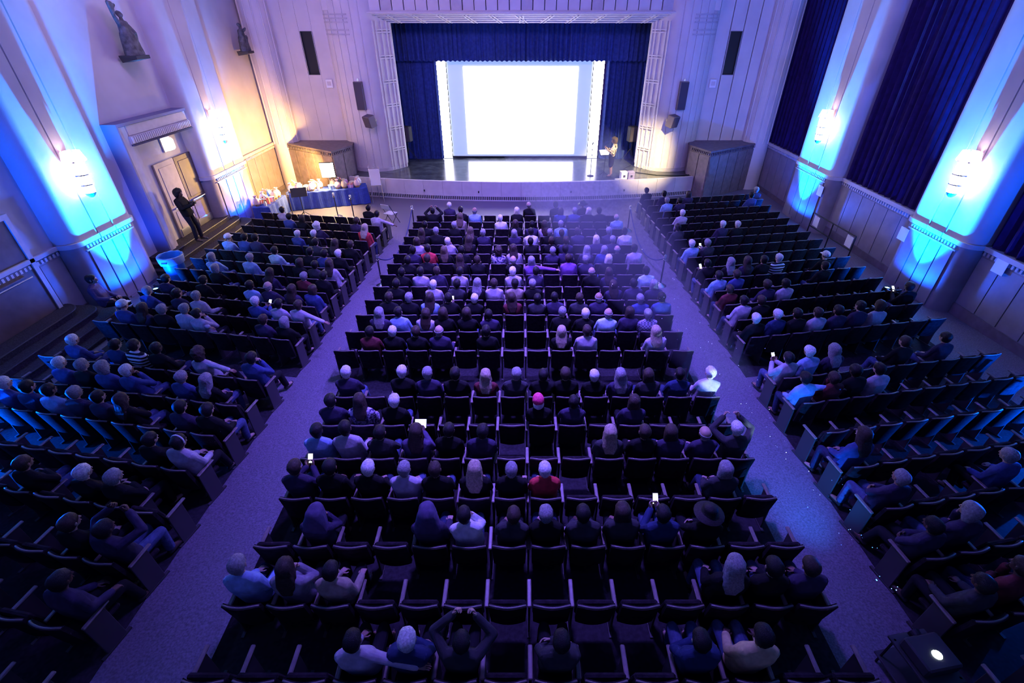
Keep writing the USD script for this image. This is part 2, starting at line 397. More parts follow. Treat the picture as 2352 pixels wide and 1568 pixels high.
# ------------------------------------------------------------------ stage
def apron(x): return 22.36 + .0145 * x * x
st = thing('stage', kind='structure')
xs = np.linspace(-9.25, 9.25, 41)
part(st, 'stage_floor', prism([(x, apron(x)) for x in xs] + [(9.25, 25.3), (7.5, 25.3), (7.5, 29.3), (-7.5, 29.3), (-7.5, 25.3), (-9.25, 25.3)], .0, .87), STAGEF)
for a, b in zip(xs[::2], xs[2::2]):
    q = [(a + .004, apron(a) - .02), (b - .004, apron(b) - .02), (b - .004, apron(b) + .1), (a + .004, apron(a) + .1)]
    part(st, 'fascia_panel', prism(q, .235, .885), FASCIA)
    part(st, 'vent_rail', prism([(x, y - .015) for x, y in q], .0, .04), FASCIA)
    part(st, 'vent_rail', prism([(x, y - .015) for x, y in q], .205, .235), FASCIA)
part(st, 'vent_back', prism([(x, apron(x) + .03) for x in xs] + [(x, apron(x) + .1) for x in xs[::-1]], .04, .205), GROOVE)
part(st, 'vent_slats', [move(cbox((0, 0, 0), (.03, .05, .165)), (x, apron(x) - .005, .122), math.degrees(math.atan(.029 * x))) for x in np.arange(-9.1, 9.1, .09)], FASCIA, kind='stuff')
for x in (-4.6, -2.0, 2.35, 4.9): part(st, 'outlet', cbox((x, apron(x) - .03, .42), (.06, .03, .09), .005), DGREY)
part(st, 'stage_shell', [box(-7.7, -7.5, 25.5, 29.3, .0, ZT), box(7.5, 7.7, 25.5, 29.3, .0, ZT), box(-7.7, 7.7, 29.3, 29.5, 0, ZT)], BLACK)
# wood-panelled wing blocks beside the stage
for s in (-1, 1):
    t = thing('stage_wing', 'waist-high wood-panelled wing wall %s of the stage' % ('left' if s < 0 else 'right'), 'wall', kind='structure')
    pl = [(12.0, 24.75), (8.62, 22.6), (8.1, 23.95), (8.3, 25.0), (12.0, 25.0)]
    part(t, 'core', prism([(s * x, y) for x, y in pl], 0, 2.12), WOOD)
    big = Polygon([(s * x, y) for x, y in pl]).buffer(.05, join_style=2)
    part(t, 'cap', prism(list(big.exterior.coords)[:-1], 2.12, 2.2), WOODT)
    for (ax, ay), (bx, by), n in (((12.0, 24.75), (8.62, 22.6), 6), ((8.62, 22.6), (8.1, 23.95), 2)):
        a, b = np.array((s * ax, ay)), np.array((s * bx, by)); d = (b - a) / n; nn = np.array([d[1], -d[0]]) / np.linalg.norm(d)
        if nn[1] > 0 and n == 6 or (n == 2 and nn[0] * s > 0): nn = -nn
        for k in range(n):
            p, q = a + d * (k + .03), a + d * (k + .97)
            part(t, 'board', prism([p, q, q + nn * .025, p + nn * .025], .05, 1.95), WOOD)
        p, q, L = a, b, np.linalg.norm(b - a); dd = (b - a) / L
        part(t, 'dentil_band', [prism([a + dd * u, a + dd * (u + .06), a + dd * (u + .06) + nn * .05, a + dd * u + nn * .05], 2.0, 2.1) for u in np.arange(.05, L - .1, .12)], WOODT, kind='stuff')

# ------------------------------------------------------------------ screen and stage curtains
SCR = mat('screen_image', (.8, .8, .8), .6, emit=(.82, .78, 1.0), power=SCREEN)
MARG = mat('screen_margin', (.8, .8, .82), .7, emit=(.36, .58, 1.0), power=.62)  # emission stands in for projector light scattered onto the margin cloth
STRIP = mat('light_panel', (.8, .8, .8), .6, emit=(.82, .80, 1.0), power=SCREEN * .8)  # white side strips of the screen, bright through their own emission
t = thing('projection_screen', 'large white glowing projection screen at the back of the stage', 'screen')
part(t, 'image', box(-2.9, 2.86, 27.175, 27.19, 1.1, 5.22), SCR, label='blank white projected slide')
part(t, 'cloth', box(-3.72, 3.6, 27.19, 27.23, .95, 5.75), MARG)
part(t, 'bottom_bar', tube([(-3.72, 27.19, .95), (3.6, 27.19, .95)], .03), DGREY)
for x0, x1, sd in ((-4.26, -3.74, 'left'), (3.6, 4.14, 'right')):
    t = thing('light_panel', 'tall glowing white panel at the %s edge of the projection screen' % sd, 'light panel')
    part(t, 'panel', box(x0, x1, 27.1, 27.14, .89, 5.75), STRIP)
    part(t, 'frame', [box(x0 - .02, x0, 27.09, 27.16, .87, 5.75), box(x1, x1 + .02, 27.09, 27.16, .87, 5.75)], DGREY)
t = thing('stage_valance', 'deep blue pleated velvet valance hanging above the projection screen', 'curtain')
part(t, 'cloth', pleat((6.6, 26.75), (-6.6, 26.75), 5.48, 9.2, .23, .06, jag=.03, seed=3), VELVET, 40)
part(t, 'batten', tube([(-6.6, 26.75, 9.2), (6.6, 26.75, 9.2)], .04), DGREY)
for x0, x1, sd, sx in ((-7.3, -4.2, 'left', 4), (4.22, 7.3, 'right', 5)):
    t = thing('stage_curtain', 'tall blue pleated velvet stage curtain on the %s side' % sd, 'curtain')
    part(t, 'cloth', pleat((x1, 27.0), (x0, 27.0), .9, 9.0, .26, .07, seed=sx), VELVET, 40)
    part(t, 'hem', box(x0 + .05, x1 - .05, 26.98, 27.04, .87, .93), VELVET)
part(thing('rear_curtain', 'dark rear curtain behind the projection screen', 'curtain'), 'cloth', pleat((7.3, 28.4), (-7.3, 28.4), .9, 9.0, .3, .06, seed=6), DRAPE, 40)

# ------------------------------------------------------------------ steps, portal and doors on the left
def steps(name, y0, y1, base, sd, n=4, rise=.15):
    t = thing(name, sd, 'steps', kind='structure')
    for k in range(n):
        xo = -10.62 - .32 * k; r = .45
        pts = [(-12.12, y0 - .25 + .2 * k)] + [(xo - r + r * math.cos(math.radians(a)), y0 + .2 * k + .2 + r * math.sin(math.radians(a))) for a in np.linspace(-90, 0, 6)]
        pts += [(xo - r + r * math.cos(math.radians(a)), y1 - .2 * k - .2 + r * math.sin(math.radians(a))) for a in np.linspace(0, 90, 6)] + [(-12.12, y1 - .2 * k + .25)]
        part(t, 'tread', prism(pts, base + rise * k if k else -.05, base + rise * (k + 1)), CARPETD)
        part(t, 'nosing', tube([(x, y, base + rise * (k + 1) - .012) for x, y in pts[1:-1]], .018, 6), DGREY)
steps('steps', 13.95, 18.95, .08, 'dark carpeted steps up to the lit doorway')
steps('steps', 7.2, 11.3, .24, 'dark carpeted steps at the left edge below the shaded door')
DOORM = mat('door_paint', (.42, .36, .34), .5, noise=(4, .1))
DOORD = mat('door_dark', (.10, .07, .08), .5, noise=(4, .2))
GLOW = mat('lamp_glow', (.9, .8, .7), .5, emit=(1.0, .80, .50), power=7)
pt = thing('trim_6', kind='structure')
yA, yB, xF = 14.8, 18.12, 11.72
part(pt, 'door_jamb', box(-XB - .02, -xF, yA, yA + .34, .0, 4.5, .02), TRIMM)
part(pt, 'door_head', box(-XB - .02, -xF, yA + .345, yB, 4.2, 4.5, .02), TRIMM)
part(pt, 'frame_edge', [box(-xF + .05, -XB, yA - .06, yA, .0, 4.5), box(-xF + .05, -XB, yA - .06, yB, 4.5, 4.58)], mat('frame_blue', (.16, .15, .28), .5))
part(pt, 'lintel_board', box(-XB, -xF + .03, yA + .3, yB, 3.98, 4.2), TRIMM)
part(pt, 'lintel_flutes', [box(-xF + .03, -xF + .075, y, y + .045, 4.0, 4.18) for y in np.arange(yA + .36, yB - .06, .09)], PLASTER, kind='stuff')
part(pt, 'lintel_lip', box(-XB, -xF + .09, yA + .3, yB, 3.93, 3.98), GROOVE)
part(pt, 'inner_jamb', box(-XB - .02, -xF - .06, yA + .33, yA + .56, .0, 3.96, .03), TRIMM)
for i, (y0, y1, m_, wd) in enumerate([(16.05, 17.08, DOORM, 'pale'), (17.1, 18.08, DOORD, 'dark')]):
    d = thing('door_%d' % (i + 1), kind='structure')
    part(d, 'leaf', box(-XB + .02, -XB + .08, y0, y1, .68, 3.15, .006), m_)
    for z0, z1 in ((.8, 1.55), (1.75, 3.0)):
        part(d, 'door_panel', box(-XB + .06, -XB + .095, y0 + .15, y1 - .15, z0, z1, .012), m_)
    part(d, 'push_bar', tube([(-XB + .15, y0 + .12, 1.65), (-XB + .15, y1 - .12, 1.65)], .025), METAL)
    part(d, 'kick_plate', box(-XB + .08, -XB + .1, y0 + .05, y1 - .05, .7, .95), METAL)
t = thing('door_lamp', 'square glowing lamp above the lit double doors', 'lamp')
part(t, 'glass', box(-XB + .04, -XB + .22, 16.9, 17.32, 3.4, 3.78, .06), GLOW)
part(t, 'bracket', box(-XB + .006, -XB + .06, 16.86, 17.36, 3.37, 3.82, .01), METAL)
d = thing('door_3', kind='structure')
part(d, 'leaf', box(-XB, -XB + .07, 8.5, 10.7, .84, 3.2, .006), DOORD)
part(d, 'door_frame', [box(-XB, -XB + .1, 8.38, 8.5, .84, 3.2), box(-XB, -XB + .1, 10.7, 10.82, .84, 3.2), box(-XB, -XB + .1, 8.38, 10.82, 3.2, 3.32)], TRIMM)
part(d, 'push_bar', tube([(-XB + .14, 8.7, 1.85), (-XB + .14, 10.5, 1.85)], .025), METAL)

# ------------------------------------------------------------------ wall sconces and floor uplights
SCG = mat('sconce_glass', (.9, .85, .8), .4, emit=(1.0, .86, .72), power=SCONCE)
SCP = mat('sconce_petal', (.75, .45, .4), .4, emit=(1.0, .62, .50), power=1.6)
for i, (s, y, where) in enumerate([(-1, 12.6, 'left wall, near the blue bin'), (-1, 19.4, 'left wall, beside the yellow-lit bay'), (1, 12.6, 'right wall, nearest the camera'), (1, 19.4, 'right wall, nearest the stage')]):
    t = thing('wall_sconce', 'tall glowing glass wall sconce on the ' + where, 'wall lamp', (s * 11.42, y, 0))
    part(t, 'glass', lathe([(.0, 3.28), (.12, 3.28), (.135, 3.36), (.17, 3.7), (.19, 4.02), (.2, 4.08), (.0, 4.08)], 12), SCG, 30)
    part(t, 'bottom_cap', lathe([(.0, 3.17), (.05, 3.17), (.10, 3.22), (.13, 3.29), (.0, 3.3)], 12), METAL, 30)
    for k in range(6):
        a = math.radians(60 * k + 30); m_ = cbox((0, 0, 0), (.18, .02, .26), .008)
        part(t, 'petal', move(m_, (.215 * math.cos(a), .215 * math.sin(a), 4.2), math.degrees(a) + 90, -14), SCP)
    for z in (3.5, 3.75, 4.08): part(t, 'band', lathe([(.15 + (z - 3.5) * .07 + .005, z - .012), (.17 + (z - 3.5) * .07 + .005, z - .012), (.17 + (z - 3.5) * .07 + .005, z + .012), (.15 + (z - 3.5) * .07 + .005, z + .012)], 12), METAL)
    part(t, 'wall_mount', box(-.04 if s > 0 else -.24, .24 if s > 0 else .04, -.05, .05, 3.6, 3.75), METAL)
LENS = mat('uplight_lens', (.5, .7, 1), .3, emit=(.25, .62, 1.0), power=6)
for i, (x, y, z) in enumerate(LEDS):
    if i > 3: continue
    s = 1 if x > 0 else -1
    nm = ['by the blue bin', 'behind the raffle table', 'at the foot of the near right pilaster', 'at the foot of the far right pilaster'][i]
    t = thing('uplight', 'small black floor uplight shining blue ' + nm, 'stage light', (x, y, max(zf(y), z - .12)))
    part(t, 'can', lathe([(.0, .02), (.09, .02), (.1, .05), (.1, .17), (.075, .17), (.07, .15), (.0, .15)], 14), BLACK, 30)
    part(t, 'lens', lathe([(.0, .155), (.068, .155), (.0, .152)], 14), LENS)
    part(t, 'yoke', [box(-.13, -.11, -.02, .02, .0, .14), box(.11, .13, -.02, .02, .0, .14), box(-.13, .13, -.05, .05, 0, .02)], BLACK)

# ------------------------------------------------------------------ bodies: bones -> one smooth surface
_ico = {k: np.array(trimesh.creation.icosphere(subdivisions=k).vertices) for k in (0, 1, 2, 3)}
def bone(pts, lod=1):
    return m3.Manifold.hull_points(np.vstack([_ico[lod] * (np.array(p[3:]) if len(p) > 4 else p[3]) + np.array(p[:3]) for p in pts]).astype(np.float64))
def union(ms): return m3.Manifold.batch_boolean(ms, m3.OpType.Add)
def smoothed(m, edge, it=8):
    m = m.refine_to_length(edge).to_mesh()
    t = trimesh.Trimesh(np.array(m.vert_properties[:, :3], float), np.array(m.tri_verts), process=False)
    trimesh.smoothing.filter_taubin(t, lamb=.5, nu=.52, iterations=it)
    return np.array(t.vertices), np.array(t.faces)
def simp(m, tol=.004):
    v, f = cat([m])
    try:
        q = m3.Manifold(m3.Mesh(v.astype(np.float32), f.astype(np.uint32))).simplify(tol)
        if q.num_tri() > 20: return cat([q])
    except Exception: pass
    return v, f

def hand(w, d, n, mirror, curl=.5, s=1.0, lod=0):
    """Palm, four unequal bent fingers and a thumb from the wrist w, pointing along d, palm normal n."""
    w, d, n = (np.array(x, float) for x in (w, d, n)); d /= np.linalg.norm(d); n = n - d * (n @ d); n /= np.linalg.norm(n)
    b = np.cross(d, n) * (1 if mirror else -1)
    P = lambda a, c, e: w + (d * a + b * c + n * e) * s
    out = [bone([(*P(.0, -.012, 0), .021), (*P(.0, .012, 0), .021), (*P(.085, -.03, 0), .013), (*P(.085, .03, 0), .013), (*P(.09, .01, 0), .014)], lod)]
    for j, L in zip((-.031, -.011, .011, .03), (.062, .076, .07, .054)):
        k = P(.088, j, 0); m_ = k + (d * math.cos(curl) + n * math.sin(curl)) * L * .5 * s
        e = m_ + (d * math.cos(curl * 2.1) + n * math.sin(curl * 2.1)) * L * .5 * s
        out += [bone([(*k, .0095 * s), (*m_, .0088 * s)], lod), bone([(*m_, .0088 * s), (*e, .0075 * s)], lod)]
    k = P(.025, -.026, .004); m_ = P(.06, -.056, .018); e = P(.088, -.058, .028)
    out += [bone([(*k, .013 * s), (*m_, .0105 * s)], lod), bone([(*m_, .0105 * s), (*e, .0085 * s)], lod)]
    return out

def arms(pose):
    """(elbow, wrist, hand direction, palm normal, curl) for the right and the left arm; right is +x."""
    R = dict(lap=((.205, .04, .74), (.11, .27, .63), (-.5, .8, -.15), (0, -.2, -1), .5), rest=((.212, -.03, .75), (.215, .21, .70), (0, 1, -.12), (0, 0, -1), .6),
             crossed=((.205, .09, .77), (-.06, .17, .80), (-1, .05, .02), (0, -1, -.2), .5), chin=((.19, .16, .76), (.055, .115, 1.04), (-.15, -.25, .95), (0, -1, -.1), .9),
             phone=((.23, .07, .76), (.05, .32, .85), (-.2, .75, .55), (-.6, -.5, .5), .8), spread=((.43, -.13, .97), (.68, -.17, .93), (1, 0, -.1), (0, 0, -1), .35),
             photo=((.34, .14, 1.08), (.13, .24, 1.26), (-.45, .35, .75), (-.5, -.5, 0), .9), head=((.38, .02, 1.24), (.12, -.1, 1.30), (-.9, -.3, .1), (0, 1, 0), .5))
    F = lambda a: tuple((-q[0], *q[1:]) if isinstance(q, tuple) else q for q in a)
    lo = lambda a, dz: (a[0], (a[1][0], a[1][1], a[1][2] + dz), *a[2:])
    two = {'lap': ('lap', 'lap'), 'crossed': ('crossed', 'crossed'), 'rest': ('rest', 'lap'), 'chin': ('chin', 'crossed'), 'phone': ('phone', 'phone'), 'spread': ('spread', 'lap'),
           'spreadl': ('lap', 'spread'), 'photo': ('photo', 'photo'), 'head': ('head', 'head')}[pose]
    a, b = R[two[0]], F(R[two[1]])
    if pose == 'crossed': b = lo(b, -.055)
    return a, b

HIPS = {'sit': [(.09, .02, .53), (.115, .43, .515), (.115, .43, .10)], 'stretch': [(.09, .02, .53), (.115, .405, .51), (.12, .52, .1)], 'stand': [(.09, .0, .53), (.10, .03, .10), (.10, -.01, -.32)], 'skirt': [(.09, .0, .53), (.09, .03, .10), (.085, -.01, -.32)], 'stride': [(.09, .0, .53), (.11, .12, .11), (.13, .10, -.32)]}
_cache = {}
def person_meshes(pose, legs='sit', lod=0):
    key = (pose, legs, lod)
    if key in _cache: return _cache[key]
    A = arms(pose); hip, knee, ank = HIPS[legs]; fz = ank[2] - .1
    edge = .05 if lod else .085
    torso = lambda g: [bone([(s * .075, .03, .56, .122 + g) for s in (-1, 1)] + [(s * .07, -.02, .74, .118 + g) for s in (-1, 1)]),
                       bone([(s * .07, -.02, .74, .118 + g) for s in (-1, 1)] + [(s * .10, -.06, .92, .105 + g) for s in (-1, 1)]),
                       bone([(s * .10, -.06, .92, .105 + g) for s in (-1, 1)] + [(s * .15, -.075, 1.0, .058 + g) for s in (-1, 1)]),
                       bone([(s * .152, -.075, 1.0, .058 + g) for s in (-1, 1)] + [(0, -.06, 1.055, .05 + g)])]
    def limbs(g, cut=0):
        out = []
        for s, (e, w, d, n, c) in zip((1, -1), A):
            S = (s * .172, -.075, .995); w2 = tuple(np.array(e) + (np.array(w) - np.array(e)) * (1 - cut))
            out += [bone([(*S, .054 + g), (*e, .041 + g)]), bone([(*e, .043 + g), (*w2, .029 + g + .008 * (g > 0))])]
        return out
    def legsb(g):
        out = [bone([(s * .075, .03, .55, .118 + g) for s in (-1, 1)])]
        for s in (-1, 1):
            m = lambda p: (s * p[0], p[1], p[2])
            out += [bone([(*m(hip), .092 + g), (*m(knee), .06 + g)]), bone([(*m(knee), .06 + g), (*m(ank), .042 + g + .01 * (g > 0))])]
        return out
    head = [bone([(0, -.045, 1.245, .088), (0, .0, 1.25, .083), (0, .035, 1.20, .06)], 2 if lod else 1), bone([(0, .03, 1.21, .06), (0, .055, 1.13, .03), (0, .01, 1.15, .05)], 1),
            bone([(0, -.062, 1.04, .056), (0, -.025, 1.15, .053)], 1)]
    body = torso(0) + limbs(0) + legsb(0) + head
    for s in (-1, 1):
        body.append(bone([(s * ank[0], ank[1] - .03, fz + .05, .035), (s * (ank[0] + .01), ank[1] + .16, fz + .035, .03), (s * ank[0], ank[1], fz + .1, .042)]))
    tol = .0022 if lod else .006
    b = simp(smoothed(union(body), edge, 6), tol)
    extra = [bone([(0, .092, 1.215, .01), (0, .108, 1.18, .014), (0, .09, 1.175, .016)], 0), bone([(-.022, .086, 1.148, .009), (.022, .086, 1.148, .009)], 0), bone([(-.04, .075, 1.228, .012), (.04, .075, 1.228, .012)], 0)]
    extra += [bone([(s * .086, -.015, 1.215, .012, .022, .03), (s * .083, -.012, 1.18, .008, .012, .016)], 0) for s in (-1, 1)]
    for s, (e, w, d, n, c) in zip((1, -1), A): extra += hand(w, d, n, s < 0, c, 1.0, 0)
    try:
        bm = m3.Manifold(m3.Mesh(b[0].astype(np.float32), b[1].astype(np.uint32)))
        body = cat([union([bm] + extra)])
    except Exception: body = cat([b] + extra)
    top = simp(smoothed(union(torso(.016) + limbs(.014, .06)), edge, 6), tol)
    tr = simp(smoothed(union(legsb(.012)).trim_by_plane((0, 0, 1), fz + .1), edge, 4), tol)
    sh = [(simp(smoothed(union([bone([(s * ank[0], ank[1] - .035, fz + .052, .042), (s * (ank[0] + .01), ank[1] + .17, fz + .034, .032)]), bone([(s * ank[0], ank[1] - .01, fz + .1, .045), (s * ank[0], ank[1] - .02, fz + .05, .042)])]), .09, 2), .006)) for s in (-1, 1)]
    eyes = [cat([bone([(s * .032, .083, 1.205, .011)], 0)]) for s in (-1, 1)]
    _cache[key] = dict(body=body, top=top, trousers=tr, shoes=sh, eyes=eyes)
    return _cache[key]

def shell(pts, noise, freq, seed, lod=2, plane=True, bald=0, low=None):
    m = bone(pts, lod)
    if plane: m = m.trim_by_plane((0, -.80, .60), -.80 * .045 + .60 * 1.205)
    if bald: m = m.trim_by_plane((0, 0, -1), -bald)
    if low: m = m.trim_by_plane((0, 0, 1), low)
    v, f = cat([m.refine_to_length(.035)])
    c = np.array([0, -.03, 1.2]); d = v - c; d /= np.linalg.norm(d, axis=1, keepdims=True) + 1e-9
    v = v + d * ((meshkit.fbm(v * freq + 7.3 * seed, 3, seed) - .5) * noise)[:, None]
    return v, f
_hair = {}
def hair_mesh(h, seed=0):
    if (h, seed) in _hair: return _hair[(h, seed)]
    base = [(0, -.048, 1.25, .098), (0, .0, 1.262, .090), (0, -.05, 1.19, .082)]
    if h == 'short': m = shell(base, .022, 34, seed)
    elif h == 'bald': m = shell(base, .016, 40, seed, bald=1.245)
    elif h == 'curly': m = shell([(0, -.055, 1.25, .128), (0, .0, 1.285, .11), (0, -.06, 1.17, .115)], .06, 24, seed)
    elif h == 'bob': m = shell([(0, -.05, 1.25, .104), (0, .0, 1.265, .094), (.05, -.05, 1.12, .068), (-.05, -.05, 1.12, .068)], .024, 26, seed)
    elif h == 'long':
        a = bone([(0, -.05, 1.25, .105), (0, .0, 1.268, .095), (.055, -.06, 1.12, .07), (-.055, -.06, 1.12, .07)], 2).trim_by_plane((0, -.80, .60), -.80 * .045 + .60 * 1.205)
        b = bone([(.055, -.07, 1.13, .07), (-.055, -.07, 1.13, .07), (.07, -.125, 1.0, .06), (-.07, -.125, 1.0, .06), (.045, -.165, .9, .035), (-.045, -.165, .9, .035)], 2).trim_by_plane((0, -1, 0), .035)
        v, f = cat([union([a, b]).refine_to_length(.035)])
        m = (v + ((meshkit.fbm(v * (30, 30, 9) + seed, 3, seed) - .5)[:, None] * .035) * np.array([1, -.8, 0.2]), f)
    elif h == 'hood': m = shell([(0, -.06, 1.26, .118), (0, .01, 1.275, .105), (.06, -.08, 1.1, .09), (-.06, -.08, 1.1, .09), (.12, -.1, 1.0, .07), (-.12, -.1, 1.0, .07)], .03, 14, seed)
    elif h == 'cap':
        a = bone([(0, -.05, 1.26, .105), (0, .0, 1.27, .098)], 2).trim_by_plane((0, 0, 1), 1.235)
        b = bone([(-.06, .09, 1.245, .012), (.06, .09, 1.245, .012), (-.045, .17, 1.235, .01), (.045, .17, 1.235, .01)], 1)
        m = cat([union([a, b])])
    elif h == 'beanie': m = shell([(0, -.05, 1.265, .108), (0, .0, 1.272, .1), (0, -.06, 1.21, .095)], .02, 20, seed, low=1.19)
    elif h == 'widehat': m = cat([lathe([(.0, 1.40), (.07, 1.395), (.1, 1.36), (.115, 1.27), (.2, 1.245), (.205, 1.255), (.12, 1.29), (.0, 1.3)], 18, (0, -.02, 0))])
    _hair[(h, seed)] = m
    return m

def eye_mat(): return mat('eye', (.05, .04, .04), .2)
SKIN = [mat('skin_fair', (.52, .34, .27), .55, spec=.3), mat('skin_mid', (.34, .20, .14), .55, spec=.3), mat('skin_deep', (.11, .06, .045), .5, spec=.3)]
HAIRC = {'k': (.012, .010, .012), 'd': (.045, .03, .024), 'L': (.12, .085, .06), 'g': (.27, .26, .28), 'w': (.72, .70, .72), 'W': (.78, .70, .55), 'B': (.46, .36, .27), 'n': (.8, .05, .2), 'wh': (.8, .8, .85)}
def hmat(k): return mat('hair_' + k, HAIRC[k], .55, spec=.25, noise=(45, .35), bump=(140, .5))
TOPC = {'k': (.012, .012, .014), 's': (.045, .045, .052), 'v': (.045, .036, .075), 'v2': (.09, .07, .15), 'l': (.52, .47, .56), 'l2': (.30, .27, .34), 'w': (.80, .80, .84), 'u': (.30, .46, .74), 'u2': (.055, .08, .24), 'u3': (.025, .04, .11),
        'c': (.52, .76, .86), 'p2': (.26, .11, .40), 'r': (.55, .05, .06), 't': (.38, .31, .25), 'm': (.13, .03, .035), 'y': (.62, .50, .28)}
TOPN = {'k': 'black', 's': 'dark grey', 'v': 'dark violet', 'v2': 'violet', 'l': 'pale lavender', 'l2': 'greyish lavender', 'w': 'white', 'u': 'light blue', 'u2': 'dark blue', 'u3': 'navy', 'c': 'pale cyan', 'p2': 'purple', 'r': 'red', 't': 'tan', 'm': 'maroon', 'y': 'tan-yellow',
        'p': 'patterned', 'x': 'checked lavender', 'z': 'striped'}
def tmat(k):
    nm = 'cloth_' + k
    if nm in _mats: return _mats[nm]
    if k in TOPC: return mat(nm, TOPC[k], .85, spec=.12, noise=(14, .18), bump=(22, .35))
    if k == 'z': return mat(nm, (.5, .5, .5), .85, spec=.1, coord='position', nodes={'wv': ('wave_texture', {'scale': 4.2, 'bands_direction': 'z', 'profile': 'sine'}), 'rr': ('rgb_ramp', {'ramp': [(.45, (.02, .02, .03)), (.55, (.8, .85, .85))]})}, links=[('geo.position', 'wv.vector'), ('wv.fac', 'rr.fac'), ('rr.color', 'p.base_color')])
    if k == 'x': return mat(nm, (.4, .4, .5), .85, spec=.1, nodes={'ck': ('checker_texture', {'scale': 26.0, 'color1': (.5, .46, .62), 'color2': (.13, .12, .22)})}, links=[('geo.position', 'ck.vector'), ('ck.color', 'p.base_color')])
    if k == 'floral': return mat(nm, (.7, .6, .3), .85, spec=.1, nodes={'nn': ('noise_texture', {'scale': 14.0, 'detail': 1.0}), 'rr': ('rgb_ramp', {'ramp': [(.42, (.08, .05, .03)), (.5, (.85, .66, .25)), (.6, (.95, .85, .7))]})}, links=[('geo.position', 'nn.vector'), ('nn.fac', 'rr.fac'), ('rr.color', 'p.base_color')])
    return mat(nm, (.4, .3, .5), .85, spec=.1, nodes={'nn': ('noise_texture', {'scale': 16.0, 'detail': 2.0}), 'rr': ('rgb_ramp', {'ramp': [(.44, (.05, .03, .12)), (.54, (.62, .56, .76))]})}, links=[('geo.position', 'nn.vector'), ('nn.fac', 'rr.fac'), ('rr.color', 'p.base_color')])
TRM = [mat('trousers_black', (.016, .016, .02), .85, spec=.1), mat('trousers_navy', (.03, .04, .09), .85, spec=.1, noise=(20, .2)), mat('trousers_jeans', (.075, .10, .21), .85, spec=.1, noise=(20, .25))]
SHOE = mat('shoe_dark', (.03, .028, .028), .5)

PLACED = {}
def SKIRT(): return smoothed(union([bone([(s * .085, .03, .6, .135) for s in (-1, 1)] + [(s * .1, .03, .12, .10) for s in (-1, 1)])]), .06, 3)
def person(label, loc, rz, hair, hcol, top, pose, skin=0, trou=0, legs='sit', lod=0, lean=(0, 0), group=None, seed=0, scale=1.0, extra=None):
    p = UsdGeom.Xform.Define(stage, numbered(W, 'person'))
    p.AddTranslateOp().Set(tuple(float(q) for q in loc)); p.AddRotateZOp().Set(float(rz))
    if lean[0] or lean[1]:
        p.AddTranslateOp(opSuffix='hip').Set((0, 0, .5)); p.AddRotateXYZOp().Set((float(lean[1]), float(lean[0]), 0)); p.AddTranslateOp(opSuffix='seat').Set((0, 0, -.5))
    if scale != 1.0: p.AddScaleOp().Set((scale,) * 3)
    tag(p, label, 'person', group); path = str(p.GetPath())
    M = person_meshes(pose, legs, lod)
    part(path, 'body', M['body'], SKIN[skin], True)
    part(path, 'top', M['top'], tmat(top), True); part(path, 'trousers', M['trousers'], TRM[trou], True) if legs != 'skirt' else part(path, 'skirt', SKIRT(), TRM[0], True); [part(path, 'shoe', q, SHOE, True) for q in M['shoes']]
    if lod:
        for e in M['eyes']: part(path, 'eye', e, eye_mat(), True)
    if hair: part(path, 'hair' if hair not in ('cap', 'beanie', 'widehat', 'hood') else 'hat' if hair != 'hood' else 'hood', hair_mesh(hair, seed), hmat(hcol) if hcol in HAIRC else tmat(hcol), True)
    PLACED[path] = (loc, rz, scale)
    return path

# ------------------------------------------------------------------ raffle tables
ORD = 'first second third fourth fifth sixth seventh eighth ninth tenth eleventh twelfth thirteenth fourteenth fifteenth sixteenth seventeenth eighteenth nineteenth twentieth twenty-first twenty-second twenty-third'.split()
CLOTH = mat('table_cloth', (.045, .075, .33), .9, spec=.1, noise=(9, .15), bump=(18, .4))
def drape(quad, z, amp=.035, flare=.05, seed=0, n=26):
    q = np.array(quad, float); c = q.mean(0); top, bot, k = [], [], 0
    for i in range(4):
        a, b = q[i], q[(i + 1) % 4]; d = b - a; L = np.linalg.norm(d); nn = np.array([d[1], -d[0]]) / L
        if nn @ ((a + b) / 2 - c) < 0: nn = -nn
        m = max(4, int(L / .07))
        for j in range(m):
            p = a + d * j / m; k += 1
            top.append((*p, z)); o = flare + amp * (math.sin(j * 1.15 + i) + .6 * math.sin(j * .43 + seed))
            bot.append((*(p + nn * max(0.01, o)), .02))
    m = len(top); mid = [tuple(np.array(t_) * .82 + np.array(b_) * .18) for t_, b_ in zip(top, bot)]
    mid = [(*(np.array(t_[:2]) + (np.array(b_[:2]) - np.array(t_[:2])) * .35), z - .03) for t_, b_ in zip(top, bot)]
    v = top + mid + bot + [(*c, z + .002), (*c, .03)]; f = []
    for j in range(m):
        l = (j + 1) % m
        for a in (0, m): f += [[a + j, a + m + j, a + m + l], [a + j, a + m + l, a + l]]
        f += [[3 * m, j, l]]
    return np.array(v, float), np.array(f)
TABS = [([(-10.35, 20.95), (-7.12, 22.0), (-7.35, 22.72), (-10.58, 21.66)], 'long raffle table with a blue cloth in front of the stage wing'),
        ([(-11.02, 19.15), (-10.36, 19.15), (-10.36, 20.82), (-11.02, 20.82)], 'short raffle table with a blue cloth end-on by the yellow-lit wall')]
for i, (q, lb) in enumerate(TABS):
    t = thing('folding_table', lb, 'table')
    qc = np.array(q); c = qc.mean(0); ins = c + (qc - c) * .93
    part(t, 'tabletop', prism([tuple(p) for p in ins], .70, .735), DGREY)
    for p in c + (qc - c) * .85: part(t, 'leg', tube([(*p, 0), (*p, .71)], .016, 6), METAL)
    cl = solo('tablecloth', drape(q, .755, seed=i), CLOTH, 'blue cloth draped to the floor over the ' + ('long' if i == 0 else 'short') + ' raffle table', 'tablecloth')
